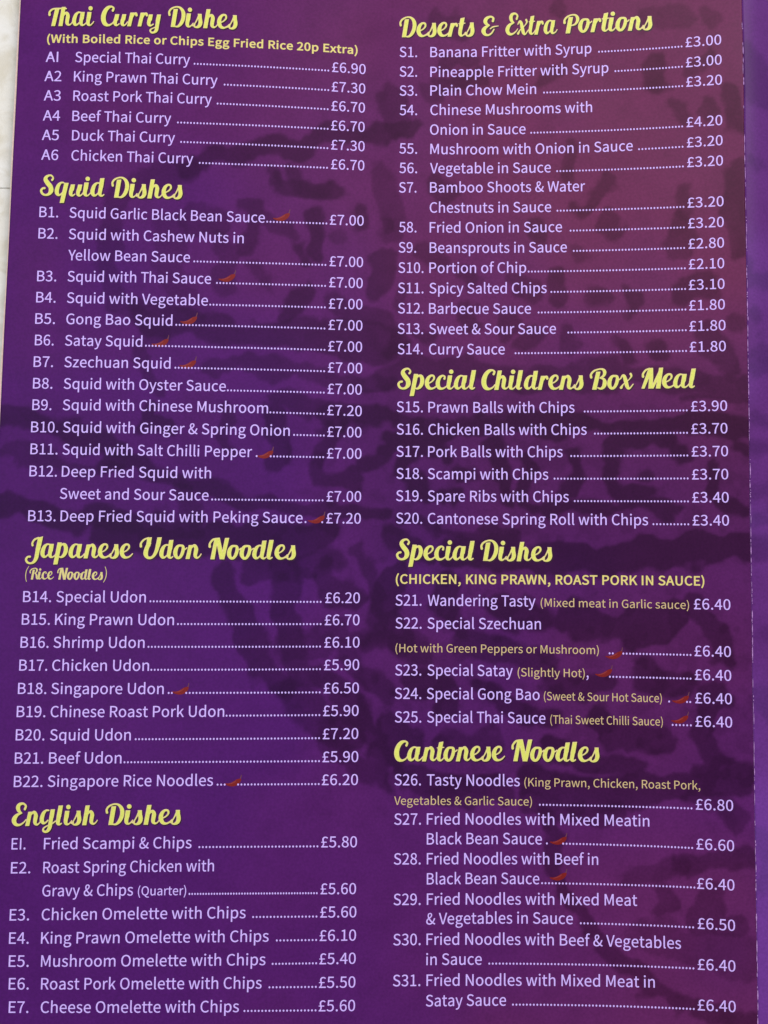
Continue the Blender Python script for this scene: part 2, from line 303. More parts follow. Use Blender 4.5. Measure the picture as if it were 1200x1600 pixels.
# ------------------------------------------------------------------ brush-script capitals and letters for the headings
# each letter: left reference, baseline, advance, brush strokes of (x, y, radius), straight-cut pieces
def P(*a): return list(zip(a[0::2], a[1::2]))
def Q(s): return [tuple(float(v) for v in t.split(',')) for t in s.split()]
def bowl_a(x, y):   # shared bowl of a, d, g, q (left edge x, baseline y)
    return [(x+112,y-172,11),(x+82,y-172,13),(x+50,y-142,22),(x+30,y-92,27),(x+26,y-50,27),(x+42,y-20,20),(x+70,y-20,12),(x+102,y-50,10)]
LOB = {
 'S': (70,325,188,[Q('226,120,15 239,95,12 216,65,12 180,66,15 150,88,21 144,120,28 170,162,31 206,208,31 211,258,30 184,298,19 142,311,14 104,296,16 87,258,16 104,230,14 130,224,15')],[]),
 'p': (258,325,164,[Q('325,170,10 350,150,14 376,160,23 389,200,27 382,250,26 358,292,21 325,312,13 298,306,10')],[P(284,128,338,130,282,402,229,405)]),
 'e': (422,325,136,[Q('474,244,9 512,222,10 538,188,13 532,154,14 498,150,15 466,178,22 449,220,27 449,262,28 470,300,23 508,312,14 550,296,11 582,264,8')],[]),
 'c': (558,325,142,[Q('670,188,15 674,162,12 648,150,13 612,172,20 590,215,26 586,258,28 602,300,23 642,312,14 686,292,10 712,262,8')],[]),
 'i': (700,325,90,[Q('736,200,27 722,260,26 724,298,22 748,313,12 776,296,9 798,268,8'),[(756,100,29),(757,100,29)]],[P(715,147,769,147,757,230,702,230)]),
 'a': (790,325,190,[bowl_a(790,325),Q('924,200,26 910,255,26 911,297,22 934,313,12 966,296,9 988,268,8')],[P(905,147,959,147,944,240,890,240)]),
 'l': (978,325,103,[Q('1024,180,27 1010,250,27 1005,295,24 1024,314,12 1048,300,10')],[P(1015,82,1069,80,1045,220,988,220)]),
 'D': (80,330,232,[Q('102,178,16 98,142,14 124,103,13 178,77,11 232,80,14 270,115,22 285,165,27 278,225,26 252,282,23 214,319,15 176,322,10 150,305,9')],[P(156,104,211,100,172,330,118,330)]),
 's': (402,330,138,[Q('405,306,9 432,276,9 458,232,10 484,176,13'),Q('494,178,23 502,225,26 504,268,27 488,304,23 455,322,14 426,315,11 428,290,12')],[P(470,152,520,152,522,215,478,215)]),
 'h': (540,330,182,[Q('596,218,10 620,178,14 650,166,20 666,200,26 658,250,26 655,294,23 680,315,13 708,302,9 730,272,8')],[P(584,90,636,88,592,330,540,330)]),
 'C': (95,352,165,[Q('252,156,16 262,125,14 235,106,13 192,118,22 154,158,28 130,220,32 130,280,32 152,325,27 196,341,15 240,322,11 268,288,8')],[]),
 'd': (630,352,175,[bowl_a(630,352),Q('770,200,27 750,290,26 752,325,21 775,340,12 800,324,9')],[P(755,118,808,115,790,230,735,230)]),
 'r': (805,352,135,[Q('876,235,9 892,200,14 918,190,16 926,212,17')],[P(846,180,894,178,852,352,804,352)]),
 'n': (112,352,180,[Q('170,235,9 198,195,14 226,186,20 244,225,26 236,275,26 233,318,22 258,338,13 288,318,9 306,290,8')],[P(150,180,198,178,160,352,110,352)]),
 'o': (712,350,157,[Q('810,182,14 772,190,18 745,235,26 738,290,27 760,334,19 796,330,18 824,285,22 838,230,22 834,192,18 808,182,14'),Q('834,232,9 858,232,9 884,212,9')],[]),
 'x': (870,350,165,[Q('882,212,9 904,180,14 926,190,22 944,250,26 962,318,24 990,341,12 1036,288,8'),Q('1004,160,16 1014,186,13 990,224,8 955,255,8 912,290,9 886,330,18')],[]),
 'B': (490,350,222,[Q('512,198,17 510,162,14 545,120,13 600,99,11 652,98,14 680,130,23 668,178,17 622,208,9'),Q('625,206,9 668,222,17 682,265,27 668,314,24 632,341,14 596,330,10')],[P(576,128,628,128,578,352,524,352)]),
 'M': (335,338,255,[Q('354,188,17 355,152,14 388,108,13 432,90,13')],[P(410,120,440,86,452,150,372,338,334,338),P(424,82,478,80,480,200,470,338,420,338,430,180),P(446,338,548,120,560,110,572,150,484,338),P(553,80,603,78,568,338,512,338)]),
 'J': (70,335,195,[Q('166,176,15 164,145,13 192,104,13 240,82,12'),Q('246,160,27 228,250,27 212,330,26 184,380,19 145,401,13 102,390,15 84,354,15 104,322,13 134,318,14')],[P(236,80,298,64,262,230,204,230)]),
 'U': (465,345,255,[Q('488,190,17 490,150,14 530,105,12 586,84,11'),Q('592,150,27 560,220,28 548,285,30 572,328,20 618,331,17 658,295,20 688,230,25 702,170,27')],[P(570,82,626,76,606,190,552,190),P(696,78,751,76,728,190,673,190)]),
 'N': (45,350,235,[Q('66,192,17 68,152,14 105,106,14 150,93,12')],[P(125,92,168,92,125,350,73,350),P(138,84,190,80,246,350,190,350),P(256,84,308,82,246,350,200,350)]),
 'E': (65,370,175,[Q('234,164,16 246,125,14 215,96,14 168,106,21 148,145,27 162,188,21 194,211,9'),Q('194,211,9 142,232,18 107,270,28 98,312,29 122,350,22 170,356,14 220,326,10 248,292,8')],[]),
 'g': (430,370,200,[bowl_a(430,355),Q('584,230,27 568,310,26 556,385,26 534,428,21 500,446,15 474,430,15 480,400,11 520,374,9 580,350,9 628,315,9')],[P(567,172,621,170,604,270,550,270)]),
 't': (555,355,90,[Q('606,180,26 584,290,26 586,328,22 608,345,12 638,326,9 655,300,8'),Q('566,190,7 648,184,8')],[P(590,122,644,112,626,210,570,210)]),
 'T': (45,325,140,[Q('66,182,18 68,146,14 110,112,12 180,104,11 288,104,10')],[P(140,110,196,110,140,325,88,325)]),
 'u': (870,325,180,[Q('906,220,26 894,262,26 892,298,22 914,315,12 944,296,9'),Q('1000,220,26 986,262,26 984,298,22 1006,315,12 1036,296,9 1052,270,8')],[P(894,174,946,174,930,250,876,250),P(986,174,1037,174,1022,250,968,250)]),
 'y': (1370,325,175,[Q('1396,220,26 1384,262,26 1382,298,22 1406,315,12 1440,296,9'),Q('1504,230,26 1492,300,26 1480,368,24 1452,398,15 1416,400,13 1400,374,12 1424,352,9 1480,330,8')],[P(1382,174,1434,174,1420,250,1366,250),P(1490,174,1540,174,1525,260,1470,260)]),
 'q': (248,330,180,[bowl_a(248,330)],[P(370,160,424,160,364,412,310,414)]),
 'P': (40,330,192,[Q('61,198,17 62,162,14 96,122,13 150,101,11 200,106,14 226,145,22 220,188,19 192,222,13 152,236,9')],[P(113,128,168,128,128,334,73,334)]),
 '&': (55,362,300,[Q('200,178,16 206,142,14 174,122,14 126,140,21 106,178,25 122,214,19 156,232,9'),Q('156,232,9 106,260,21 84,302,28 102,344,20 144,356,13 186,330,11 214,284,9'),Q('168,276,8 204,252,10 268,242,6')],[]),
 'R': (490,350,215,[Q('512,198,17 510,162,14 545,120,13 600,99,11 652,98,14 680,130,23 668,178,17 622,208,9'),Q('622,208,9 655,226,16 672,270,26 676,318,22 702,338,12 730,312,8')],[P(576,128,628,128,578,352,524,352)]),
 '(': (40,350,100,[Q('128,50,7 76,130,9 50,225,11 48,320,10 66,402,7')],[]),
 ')': (20,350,90,[Q('62,50,7 88,130,9 92,225,11 66,325,10 22,402,7')],[]),
}
def spline(pts, sub=5):
    p = np.array(pts, float)
    if len(p) < 3: return p
    e = np.vstack([2 * p[0] - p[1], p, 2 * p[-1] - p[-2]])
    out = []
    for i in range(1, len(e) - 2):
        for k in range(sub):
            t = k / sub
            a, b, c, d = e[i-1], e[i], e[i+1], e[i+2]
            out.append(0.5 * ((2*b) + (c-a)*t + (2*a-5*b+4*c-d)*t*t + (3*b-a-3*c+d)*t**3))
    out.append(p[-1])
    return np.array(out)

def field(strokes, polys, lo, hi, step):
    xs = np.arange(lo[0], hi[0] + step, step); ys = np.arange(lo[1], hi[1] + step, step)
    F = np.full((len(ys), len(xs)), 50.0)
    X, Y = np.meshgrid(xs, ys)
    for s in strokes:
        q = spline(s)
        for a, b in zip(q[:-1], q[1:]):
            R = max(a[2], b[2]) + 12
            i0, i1 = np.searchsorted(xs, [min(a[0], b[0]) - R, max(a[0], b[0]) + R])
            j0, j1 = np.searchsorted(ys, [min(a[1], b[1]) - R, max(a[1], b[1]) + R])
            x = X[j0:j1, i0:i1]; y = Y[j0:j1, i0:i1]
            if x.size == 0: continue
            dx, dy = b[0] - a[0], b[1] - a[1]
            t = np.clip(((x - a[0]) * dx + (y - a[1]) * dy) / (dx * dx + dy * dy + 1e-9), 0, 1)
            d = np.hypot(x - a[0] - t * dx, y - a[1] - t * dy) - (a[2] + t * (b[2] - a[2]))
            F[j0:j1, i0:i1] = np.minimum(F[j0:j1, i0:i1], d)
    for s in polys:
        q = np.array(s, float)
        if _area(q) < 0: q = q[::-1]
        i0, i1 = np.searchsorted(xs, [q[:, 0].min() - 12, q[:, 0].max() + 12])
        j0, j1 = np.searchsorted(ys, [q[:, 1].min() - 12, q[:, 1].max() + 12])
        x = X[j0:j1, i0:i1]; y = Y[j0:j1, i0:i1]
        d = np.full(x.shape, 1e9)        # exact distance to a simple polygon
        inside = np.zeros(x.shape, bool)
        for a, b in zip(q, np.roll(q, -1, 0)):
            dx, dy = b - a
            t = np.clip(((x - a[0]) * dx + (y - a[1]) * dy) / (dx * dx + dy * dy + 1e-9), 0, 1)
            d = np.minimum(d, np.hypot(x - a[0] - t * dx, y - a[1] - t * dy))
            c = ((a[1] > y) != (b[1] > y)) & (x < dx * (y - a[1]) / (dy if abs(dy) > 1e-9 else 1e-9) + a[0])
            inside ^= c
        F[j0:j1, i0:i1] = np.minimum(F[j0:j1, i0:i1], np.where(inside, -d, d) - 2.0)
    return xs, ys, F

def contours(xs, ys, F, level):
    """Marching squares -> closed loops, lightly simplified."""
    G = F - level
    G = np.where(np.abs(G) < 1e-6, 1e-6, G)
    G[0, :] = G[-1, :] = 9; G[:, 0] = G[:, -1] = 9
    nj, ni = G.shape
    ins = G < 0
    code = ins[:-1, :-1] * 1 + ins[:-1, 1:] * 2 + ins[1:, 1:] * 4 + ins[1:, :-1] * 8
    T = {1: [(3, 0)], 2: [(0, 1)], 3: [(3, 1)], 4: [(1, 2)], 5: [(3, 2), (1, 0)], 6: [(0, 2)], 7: [(3, 2)], 8: [(2, 3)],
         9: [(2, 0)], 10: [(0, 3), (2, 1)], 11: [(2, 1)], 12: [(1, 3)], 13: [(1, 0)], 14: [(0, 3)]}
    nxt = {}; pos = {}
    def pt(j, i, e):
        if e == 0: k = ('h', j, i)
        elif e == 2: k = ('h', j + 1, i)
        elif e == 3: k = ('v', j, i)
        else: k = ('v', j, i + 1)
        if k not in pos:
            if k[0] == 'h':
                a, b = G[k[1], k[2]], G[k[1], k[2] + 1]; t = a / (a - b)
                pos[k] = (xs[k[2]] + t * (xs[k[2] + 1] - xs[k[2]]), ys[k[1]])
            else:
                a, b = G[k[1], k[2]], G[k[1] + 1, k[2]]; t = a / (a - b)
                pos[k] = (xs[k[2]], ys[k[1]] + t * (ys[k[1] + 1] - ys[k[1]]))
        return k
    for j, i in zip(*np.nonzero((code > 0) & (code < 15))):
        for a, b in T[int(code[j, i])]:
            nxt[pt(j, i, a)] = pt(j, i, b)
    loops = []
    while nxt:
        s, k = nxt.popitem(); lp = [s]
        while k != s:
            lp.append(k); k = nxt.pop(k)
        q = np.array([pos[v] for v in lp])
        if len(q) < 8: continue
        keep = [0]
        for m in range(1, len(q)):        # drop points that lie on a straight run
            a = q[keep[-1]]; b = q[(m + 1) % len(q)]; c = q[m]
            L = math.hypot(*(b - a)) + 1e-9
            dev = abs((b[0]-a[0]) * (c[1]-a[1]) - (b[1]-a[1]) * (c[0]-a[0])) / L
            if dev > 0.28 or math.hypot(*(c - a)) > 22: keep.append(m)
        q = q[keep]
        if len(q) > 4 and abs(_area(q)) > 20: loops.append(q)
    return loops

def script_word(text):
    S = []; R = []; pen = 0.0
    for ch in text:
        x0, b, adv, st, po = LOB[ch]
        S += [[(x - x0 + pen, y - b, r) for x, y, r in s] for s in st]
        R += [[(x - x0 + pen, y - b) for x, y in s] for s in po]
        pen += adv
    return S, R, pen
_words = {}
def word_loops(text, level):
    if text not in _words:
        S, R, w = script_word(text)
        _words[text] = field(S, R, (-60, -330), (w + 120, 150), 3.2)
    xs, ys, F = _words[text]
    return contours(xs, ys, F, level)

def script_part(name, words, mat, parent, level=0.0, shift=(0, 0), lift=0.00004, k=1.0):
    """words: (text, x0, x1, base y at x0, base y at x1) in photograph pixels."""
    Vs = []; Fs = []; n = 0
    for text, x0, x1, y0, y1 in words:
        ref = np.concatenate(word_loops(text, 0.0))
        lo, hi = ref[:, 0].min(), ref[:, 0].max()
        loops = word_loops(text, level)
        pts, tris = fill(loops)
        s = (x1 - x0) / (hi - lo)
        x = x0 + (pts[:, 0] - lo) * s
        y = y0 + (x - x0) * (y1 - y0) / (x1 - x0) + pts[:, 1] * k / 8.0
        V = np.stack([x + shift[0], y + shift[1]], 1)
        Fs += [(a + n, b + n, c + n) for a, b, c in orient(V, tris)]
        Vs.append(V); n += len(V)
    V = np.concatenate(Vs)
    return new_mesh(name, unproject(V[:, 0], V[:, 1], lift), Fs, mat, parent)
# ------------------------------------------------------------------ printed background picture (a watermark of dark plum brush marks)
INK = [  # (strength, radius, points) in photograph pixels, read off the leaflet
 (.8, 15, [(640,200),(560,205),(500,218),(420,232),(350,250),(290,262)]),
 (.5, 18, [(300,262),(240,278),(195,300),(172,335),(165,370),(168,420),(180,460),(205,500),(240,525)]),
 (.7, 13, [(455,262),(470,285),(500,300)]), (.8, 14, [(430,290),(470,292),(515,300)]), (.6, 9, [(418,275),(432,284)]),
 (.7, 13, [(385,318),(410,330),(400,370),(385,395)]), (.8, 16, [(500,340),(497,370),(492,392)]), (.6, 15, [(430,345),(450,360)]),
 (.7, 10, [(462,385),(470,412)]), (.5, 22, [(345,390),(360,410),(350,440)]), (.7, 10, [(550,325),(560,345)]), (.5, 10, [(540,365),(528,372)]),
 (.7, 20, [(596,400),(598,435),(590,450)]), (.8, 16, [(455,470),(478,465),(455,488)]), (.6, 18, [(530,480),(560,492),(600,500)]),
 (.6, 9, [(595,330),(600,345)]), (.5, 26, [(300,345),(340,350)]), (.4, 26, [(260,360),(255,420),(300,480)]), (.5, 10, [(400,420),(420,440)]),
 (.7, 26, [(225,500),(300,510),(380,520),(470,520),(540,528),(610,540)]), (.6, 14, [(330,575),(420,578),(500,585),(610,600)]),
 (.6, 12, [(210,540),(240,575),(260,610)]), (.7, 13, [(240,640),(230,665),(270,670)]), (.7, 14, [(430,620),(500,640),(600,655)]),
 (.7, 20, [(420,650),(435,690),(430,725)]), (.7, 14, [(500,650),(520,665),(500,700),(495,740),(550,750)]), (.6, 11, [(345,640),(350,670),(360,700)]),
 (.7, 15, [(-10,655),(60,665),(130,680),(200,705)]), (.5, 9, [(0,705),(80,716),(190,735)]), (.75, 18, [(-10,790),(60,800),(150,812),(230,818),(300,820)]),
 (.7, 16, [(180,720),(250,740),(330,770),(420,790),(600,805)]), (.8, 24, [(170,835),(260,840),(350,850),(440,850),(500,840)]),
 (.7, 12, [(560,730),(600,715),(600,690)]), (.5, 18, [(290,770),(300,800)]),
 (.75, 20, [(350,900),(365,950),(385,1000),(410,1050),(440,1085)]), (.75, 26, [(440,890),(448,940),(450,1000),(470,1060)]),
 (.7, 22, [(400,890),(470,885),(520,880)]), (.6, 22, [(440,1010),(500,1005),(530,985)]), (.75, 18, [(510,900),(530,930),(560,945)]),
 (.6, 12, [(560,865),(575,900),(600,960),(580,1000)]), (.7, 24, [(440,1085),(490,1120),(540,1150)]), (.7, 22, [(500,1060),(540,1100),(575,1150),(610,1190)]),
 (.6, 18, [(540,1015),(570,1060),(600,1090)]), (.6, 16, [(510,1160),(560,1195),(600,1230)]), (.6, 14, [(560,1000),(610,1010)]),
 # right column, blossom marks
 (.6, 22, [(690,28),(720,40)]), (.5, 12, [(868,14),(880,22)]), (.5, 14, [(1098,22),(1115,30)]), (.45, 18, [(1060,20),(1010,35)]),
 (.7, 16, [(690,128),(720,130),(760,122)]), (.6, 12, [(690,95),(740,95)]), (.6, 14, [(845,118),(870,108)]), (.7, 24, [(1022,112),(1028,130)]),
 (.6, 16, [(1090,112),(1110,95)]), (.7, 16, [(1148,150),(1152,185)]), (.65, 13, [(1058,166),(1072,178)]), (.6, 12, [(1100,165),(1115,178)]),
 (.6, 20, [(610,150),(618,195)]), (.55, 16, [(668,145),(680,150)]), (.5, 20, [(600,260),(606,350)]), (.6, 16, [(690,285),(705,305)]),
 (.6, 16, [(895,240),(882,262)]), (.7, 14, [(945,292),(925,310),(900,322)]), (.6, 18, [(1060,300),(1070,330)]), (.7, 22, [(1150,280),(1145,330),(1160,390)]),
 (.6, 20, [(1068,350),(1060,390)]), (.65, 16, [(838,350),(832,372)]), (.7, 17, [(950,352),(962,368)]), (.6, 14, [(655,395),(695,402)]),
 (.6, 10, [(735,430),(745,440)]), (.7, 15, [(868,440),(866,468)]), (.7, 13, [(925,470),(935,474)]), (.7, 13, [(978,465),(984,480)]),
 (.7, 22, [(1060,460),(1075,465),(1100,450)]), (.7, 13, [(735,480),(740,500)]), (.6, 13, [(830,455),(800,440)]), (.5, 10, [(640,455),(632,480)]),
 (.6, 12, [(655,530),(675,525)]), (.65, 14, [(785,495),(800,520)]), (.65, 13, [(820,545),(835,525)]), (.6, 12, [(880,520),(885,545)]),
 (.7, 14, [(975,540),(980,555)]), (.7, 13, [(1025,535),(1030,548)]), (.6, 20, [(1110,530),(1140,560)]), (.6, 12, [(1150,500),(1155,512)]),
 (.6, 12, [(618,520),(622,545)]), (.5, 12, [(905,400),(915,410)]),
 # bands and square fret of the middle
 (.6, 20, [(600,590),(700,575),(820,600),(930,585),(1060,595),(1175,600)]), (.55, 10, [(610,660),(700,664),(800,650)]),
 (.8, 13, [(600,690),(700,680),(800,668),(900,662),(1000,668),(1175,668)]), (.6, 7, [(1080,625),(1175,625)]),
 (.75, 13, [(640,700),(635,740),(660,770)]), (.7, 9, [(655,705),(700,700),(700,722)]), (.7, 13, [(680,765),(712,775)]), (.75, 13, [(775,700),(778,745),(790,780)]),
 (.75, 11, [(815,720),(818,775)]), (.7, 13, [(890,705),(900,740),(880,770)]), (.75, 13, [(960,695),(1060,695),(1070,715)]), (.75, 14, [(960,700),(955,740),(965,770),(1010,775)]),
 (.6, 10, [(1000,745),(1015,745)]), (.75, 13, [(1120,720),(1118,770),(1160,790)]), (.7, 10, [(1150,690),(1170,700)]), (.6, 13, [(720,740),(740,735)]),
 (.7, 9, [(830,792),(900,796),(990,792),(1060,800)]), (.6, 8, [(630,820),(700,824),(800,838)]),
 (.8, 24, [(700,858),(800,868),(900,875),(1000,868),(1100,860),(1175,850)]), (.6, 20, [(610,845),(650,870)]),
 # lower clouds
 (.7, 22, [(615,905),(612,960),(620,1010)]), (.7, 18, [(700,905),(690,950),(720,985)]), (.7, 20, [(770,930),(800,960),(860,965)]), (.75, 26, [(900,960),(960,985),(1020,980),(1060,960)]),
 (.7, 20, [(1090,940),(1120,980),(1130,1030)]), (.65, 20, [(720,1010),(800,1010),(850,1030)]), (.7, 17, [(860,1060),(900,1075),(950,1070)]), (.65, 20, [(1000,1040),(1040,1070),(1080,1075)]),
 (.7, 18, [(640,1060),(700,1080),(690,1120)]), (.7, 18, [(760,1075),(800,1110),(860,1120)]), (.65, 17, [(930,1120),(960,1150),(1040,1150)]), (.7, 22, [(1120,1090),(1100,1140),(1130,1190)]),
 (.7, 20, [(610,1130),(640,1160)]), (.6, 18, [(700,1170),(760,1160)]), (.7, 18, [(860,1170),(930,1185),(1000,1195)]), (.7, 22, [(640,1215),(700,1235),(780,1240)]),
 (.75, 26, [(830,1220),(900,1235),(1000,1235),(1080,1225),(1160,1215)]), (.7, 16, [(820,1255),(870,1270),(930,1275),(960,1262)]), (.6, 22, [(1120,1260),(1160,1280)]),
 (.75, 15, [(855,1275),(860,1310),(868,1350),(880,1390),(905,1430),(935,1470),(970,1510),(1010,1550),(1060,1575),(1120,1590),(1190,1600)]),
 (.6, 12, [(985,1370),(1020,1365),(1060,1355)]), (.7, 16, [(1060,1350),(1100,1342),(1175,1335)]), (.6, 16, [(1035,1392),(1050,1412),(1030,1425)]), (.6, 20, [(1120,1400),(1100,1440),(1150,1455)]),
 (.4, 26, [(1000,1460),(1080,1480),(1170,1500)]), (.4, 20, [(640,1000),(660,1040)]),
]
FLAP_INK = [
 (.6, 16, [(1165,92),(1160,100)]), (.6, 20, [(1192,110),(1195,150)]), (.5, 9, [(1168,260),(1176,262)]), (.6, 14, [(1172,420),(1178,440),(1200,445)]),
 (.6, 10, [(1175,492),(1182,500)]), (.6, 12, [(1190,540),(1205,560)]), (.5, 10, [(1165,140),(1168,150)]),
 (.6, 16, [(1175,570),(1210,580)]), (.6, 10, [(1170,650),(1210,655)]), (.6, 10, [(1172,690),(1210,700)]), (.5, 14, [(1175,760),(1205,770)]),
 (.6, 10, [(1180,805),(1205,808)]), (.6, 20, [(1180,850),(1210,860)]), (.5, 12, [(1192,990),(1200,1000)]), (.5, 16, [(1190,1080),(1195,1110)]), (.4, 14, [(1195,1300),(1200,1380)]),
]
rng = np.random.default_rng(11)
def value_noise(w, h, cell):
    gw, gh = int(w / cell) + 4, int(h / cell) + 4
    g = rng.random((gh, gw))
    x = np.arange(w) / cell; y = np.arange(h) / cell
    xi, yi = x.astype(int), y.astype(int)
    fx, fy = smooth(x - xi)[None, :], smooth(y - yi)[:, None]
    a = g[yi][:, xi]; b = g[yi][:, xi + 1]; c = g[yi + 1][:, xi]; d = g[yi + 1][:, xi + 1]
    return (a * (1 - fx) + b * fx) * (1 - fy) + (c * (1 - fx) + d * fx) * fy - 0.5
PW, PH, PS = 740, 960, 2        # print raster: 2 photograph pixels a cell, from (-60, -60)
gx, gy = np.meshgrid(np.arange(PW) * PS - 60.0, np.arange(PH) * PS - 60.0)
wx = 26 * value_noise(PW, PH, 22) + 12 * value_noise(PW, PH, 9) + 5 * value_noise(PW, PH, 4)
wy = 26 * value_noise(PW, PH, 22) + 12 * value_noise(PW, PH, 9) + 5 * value_noise(PW, PH, 4)
def paint(marks):
    out = np.zeros((PH, PW)); X = gx + wx; Y = gy + wy
    for s, r, pts in marks:
        q = np.array(pts, float); R = r + 50
        i0 = max(int((q[:, 0].min() - R + 60) / PS), 0); i1 = int((q[:, 0].max() + R + 60) / PS)
        j0 = max(int((q[:, 1].min() - R + 60) / PS), 0); j1 = int((q[:, 1].max() + R + 60) / PS)
        x = X[j0:j1, i0:i1]; y = Y[j0:j1, i0:i1]
        d = np.full(x.shape, 1e9)
        for a, b in zip(q[:-1], q[1:]):
            dx, dy = b - a
            t = np.clip(((x - a[0]) * dx + (y - a[1]) * dy) / (dx * dx + dy * dy + 1e-9), 0, 1)
            d = np.minimum(d, np.hypot(x - a[0] - t * dx, y - a[1] - t * dy))
        v = 0.95 * s * smooth((r + 4.5 - d) / 9.0)
        o = out[j0:j1, i0:i1]
        out[j0:j1, i0:i1] = 1 - (1 - o) * (1 - v)
    return np.minimum(out, 0.95)
ink_page = paint(INK) + 0.10 * value_noise(PW, PH, 30) + 0.08 * value_noise(PW, PH, 8)
ink_page += 0.24 * smooth((gy - 500) / 160) * smooth((1300 - gy) / 120) * smooth((gx - 480) / 160) + 0.12 * smooth((gy - 600) / 60) * smooth((900 - gy) / 60)
bl = value_noise(PW, PH, 13) + 0.6 * value_noise(PW, PH, 6)
ink_page += (0.20 * smooth((bl - 0.05) * 4) - 0.06) * np.maximum(smooth((gx - 330) / 200) * smooth((gy - 480) / 200) * smooth((1420 - gy) / 200), 0.4 * smooth((gx - 380) / 200))
ink_page = np.clip(ink_page, 0, 0.97)
ink_flap = paint(FLAP_INK) + 0.10 * value_noise(PW, PH, 12)
def sample(img, px, py):
    x = np.clip((px + 60) / PS, 0, PW - 1.001); y = np.clip((py + 60) / PS, 0, PH - 1.001)
    i, j = x.astype(int), y.astype(int); fx, fy = x - i, y - j
    return (img[j, i] * (1 - fx) + img[j, i + 1] * fx) * (1 - fy) + (img[j + 1, i] * (1 - fx) + img[j + 1, i + 1] * fx) * fy

# ------------------------------------------------------------------ paper materials
def paper_mat(name, light, dark, light2, dark2, rough):
    """Purple litho print: two tones mixed by the printed picture; plum mixed in towards the right and top."""
    m, n, l, p = node_mat(name)
    at = n.new('ShaderNodeAttribute'); at.attribute_name = 'print_ink'
    wa = n.new('ShaderNodeAttribute'); wa.attribute_name = 'tone_warmth'
    def mix(a, b, f):
        x = n.new('ShaderNodeMix'); x.data_type = 'RGBA'
        for sock, v in ((x.inputs[6], a), (x.inputs[7], b)):
            if isinstance(v, tuple): sock.default_value = v
            else: l.new(v, sock)
        l.new(f, x.inputs[0]); return x.outputs[2]
    lo = mix(srgb(*light), srgb(*light2), wa.outputs['Fac'])
    dk = mix(srgb(*dark), srgb(*dark2), wa.outputs['Fac'])
    c = mix(lo, dk, at.outputs['Fac'])
    tc = n.new('ShaderNodeTexCoord')
    g1 = n.new('ShaderNodeTexNoise'); g1.inputs['Scale'].default_value = 1500; g1.inputs['Detail'].default_value = 3
    g2 = n.new('ShaderNodeTexNoise'); g2.inputs['Scale'].default_value = 130; g2.inputs['Detail'].default_value = 4
    for g in (g1, g2): l.new(tc.outputs['Object'], g.inputs['Vector'])
    hs = n.new('ShaderNodeMath'); hs.operation = 'MULTIPLY_ADD'; hs.inputs[1].default_value = 0.50; hs.inputs[2].default_value = 0.75
    l.new(g1.outputs['Fac'], hs.inputs[0])
    h2 = n.new('ShaderNodeMath'); h2.operation = 'MULTIPLY_ADD'; h2.inputs[1].default_value = 0.30; h2.inputs[2].default_value = 0.85
    l.new(g2.outputs['Fac'], h2.inputs[0])
    mm = n.new('ShaderNodeMath'); mm.operation = 'MULTIPLY'; l.new(hs.outputs[0], mm.inputs[0]); l.new(h2.outputs[0], mm.inputs[1])
    sc = n.new('ShaderNodeVectorMath'); sc.operation = 'SCALE'; l.new(c, sc.inputs[0]); l.new(mm.outputs[0], sc.inputs['Scale'])
    l.new(sc.outputs['Vector'], p.inputs['Base Color'])
    rr = n.new('ShaderNodeMapRange'); rr.inputs['To Min'].default_value = rough - 0.06; rr.inputs['To Max'].default_value = rough + 0.06
    l.new(g2.outputs['Fac'], rr.inputs['Value']); l.new(rr.outputs['Result'], p.inputs['Roughness'])
    bp = n.new('ShaderNodeBump'); bp.inputs['Strength'].default_value = 0.12; bp.inputs['Distance'].default_value = 0.00004
    l.new(g1.outputs['Fac'], bp.inputs['Height']); l.new(bp.outputs['Normal'], p.inputs['Normal'])
    p.inputs['Specular IOR Level'].default_value = 0.08
    return m
M_PAGE = paper_mat('purple_page_print', (76, 24, 101), (45, 10, 60), (102, 39, 80), (61, 17, 45), 0.42)
M_FLAP = paper_mat('violet_panel_print', (90, 40, 112), (66, 28, 86), (106, 54, 140), (80, 50, 114), 0.42)
m, n, l, p = node_mat('paper_and_edge_shade'); M_PAPER_SHADE = m
tc = n.new('ShaderNodeTexCoord'); nz = n.new('ShaderNodeTexNoise'); nz.inputs['Scale'].default_value = 900
rp = n.new('ShaderNodeValToRGB'); rp.color_ramp.elements[0].color = srgb(205, 172, 160); rp.color_ramp.elements[1].color = srgb(240, 214, 206)  # pale tan for the cut edge, also the painted shade strip at left
l.new(tc.outputs['Object'], nz.inputs['Vector']); l.new(nz.outputs['Fac'], rp.inputs['Fac']); l.new(rp.outputs['Color'], p.inputs['Base Color'])
p.inputs['Roughness'].default_value = 0.8

# ------------------------------------------------------------------ the countertop the leaflet lies on
m, n, l, p = node_mat('mottled_white_stone')
tc = n.new('ShaderNodeTexCoord')
a = n.new('ShaderNodeTexNoise'); a.inputs['Scale'].default_value = 150; a.inputs['Detail'].default_value = 5; a.inputs['Distortion'].default_value = 0.8
b = n.new('ShaderNodeTexNoise'); b.inputs['Scale'].default_value = 45; b.inputs['Detail'].default_value = 4
c = n.new('ShaderNodeTexNoise'); c.inputs['Scale'].default_value = 1600; c.inputs['Detail'].default_value = 2
for q in (a, b, c): l.new(tc.outputs['Object'], q.inputs['Vector'])
r1 = n.new('ShaderNodeValToRGB'); e = r1.color_ramp.elements
e[0].position = 0.40; e[0].color = srgb(200, 195, 184); e[1].position = 0.60; e[1].color = srgb(226, 226, 226)
r2 = n.new('ShaderNodeValToRGB'); e = r2.color_ramp.elements
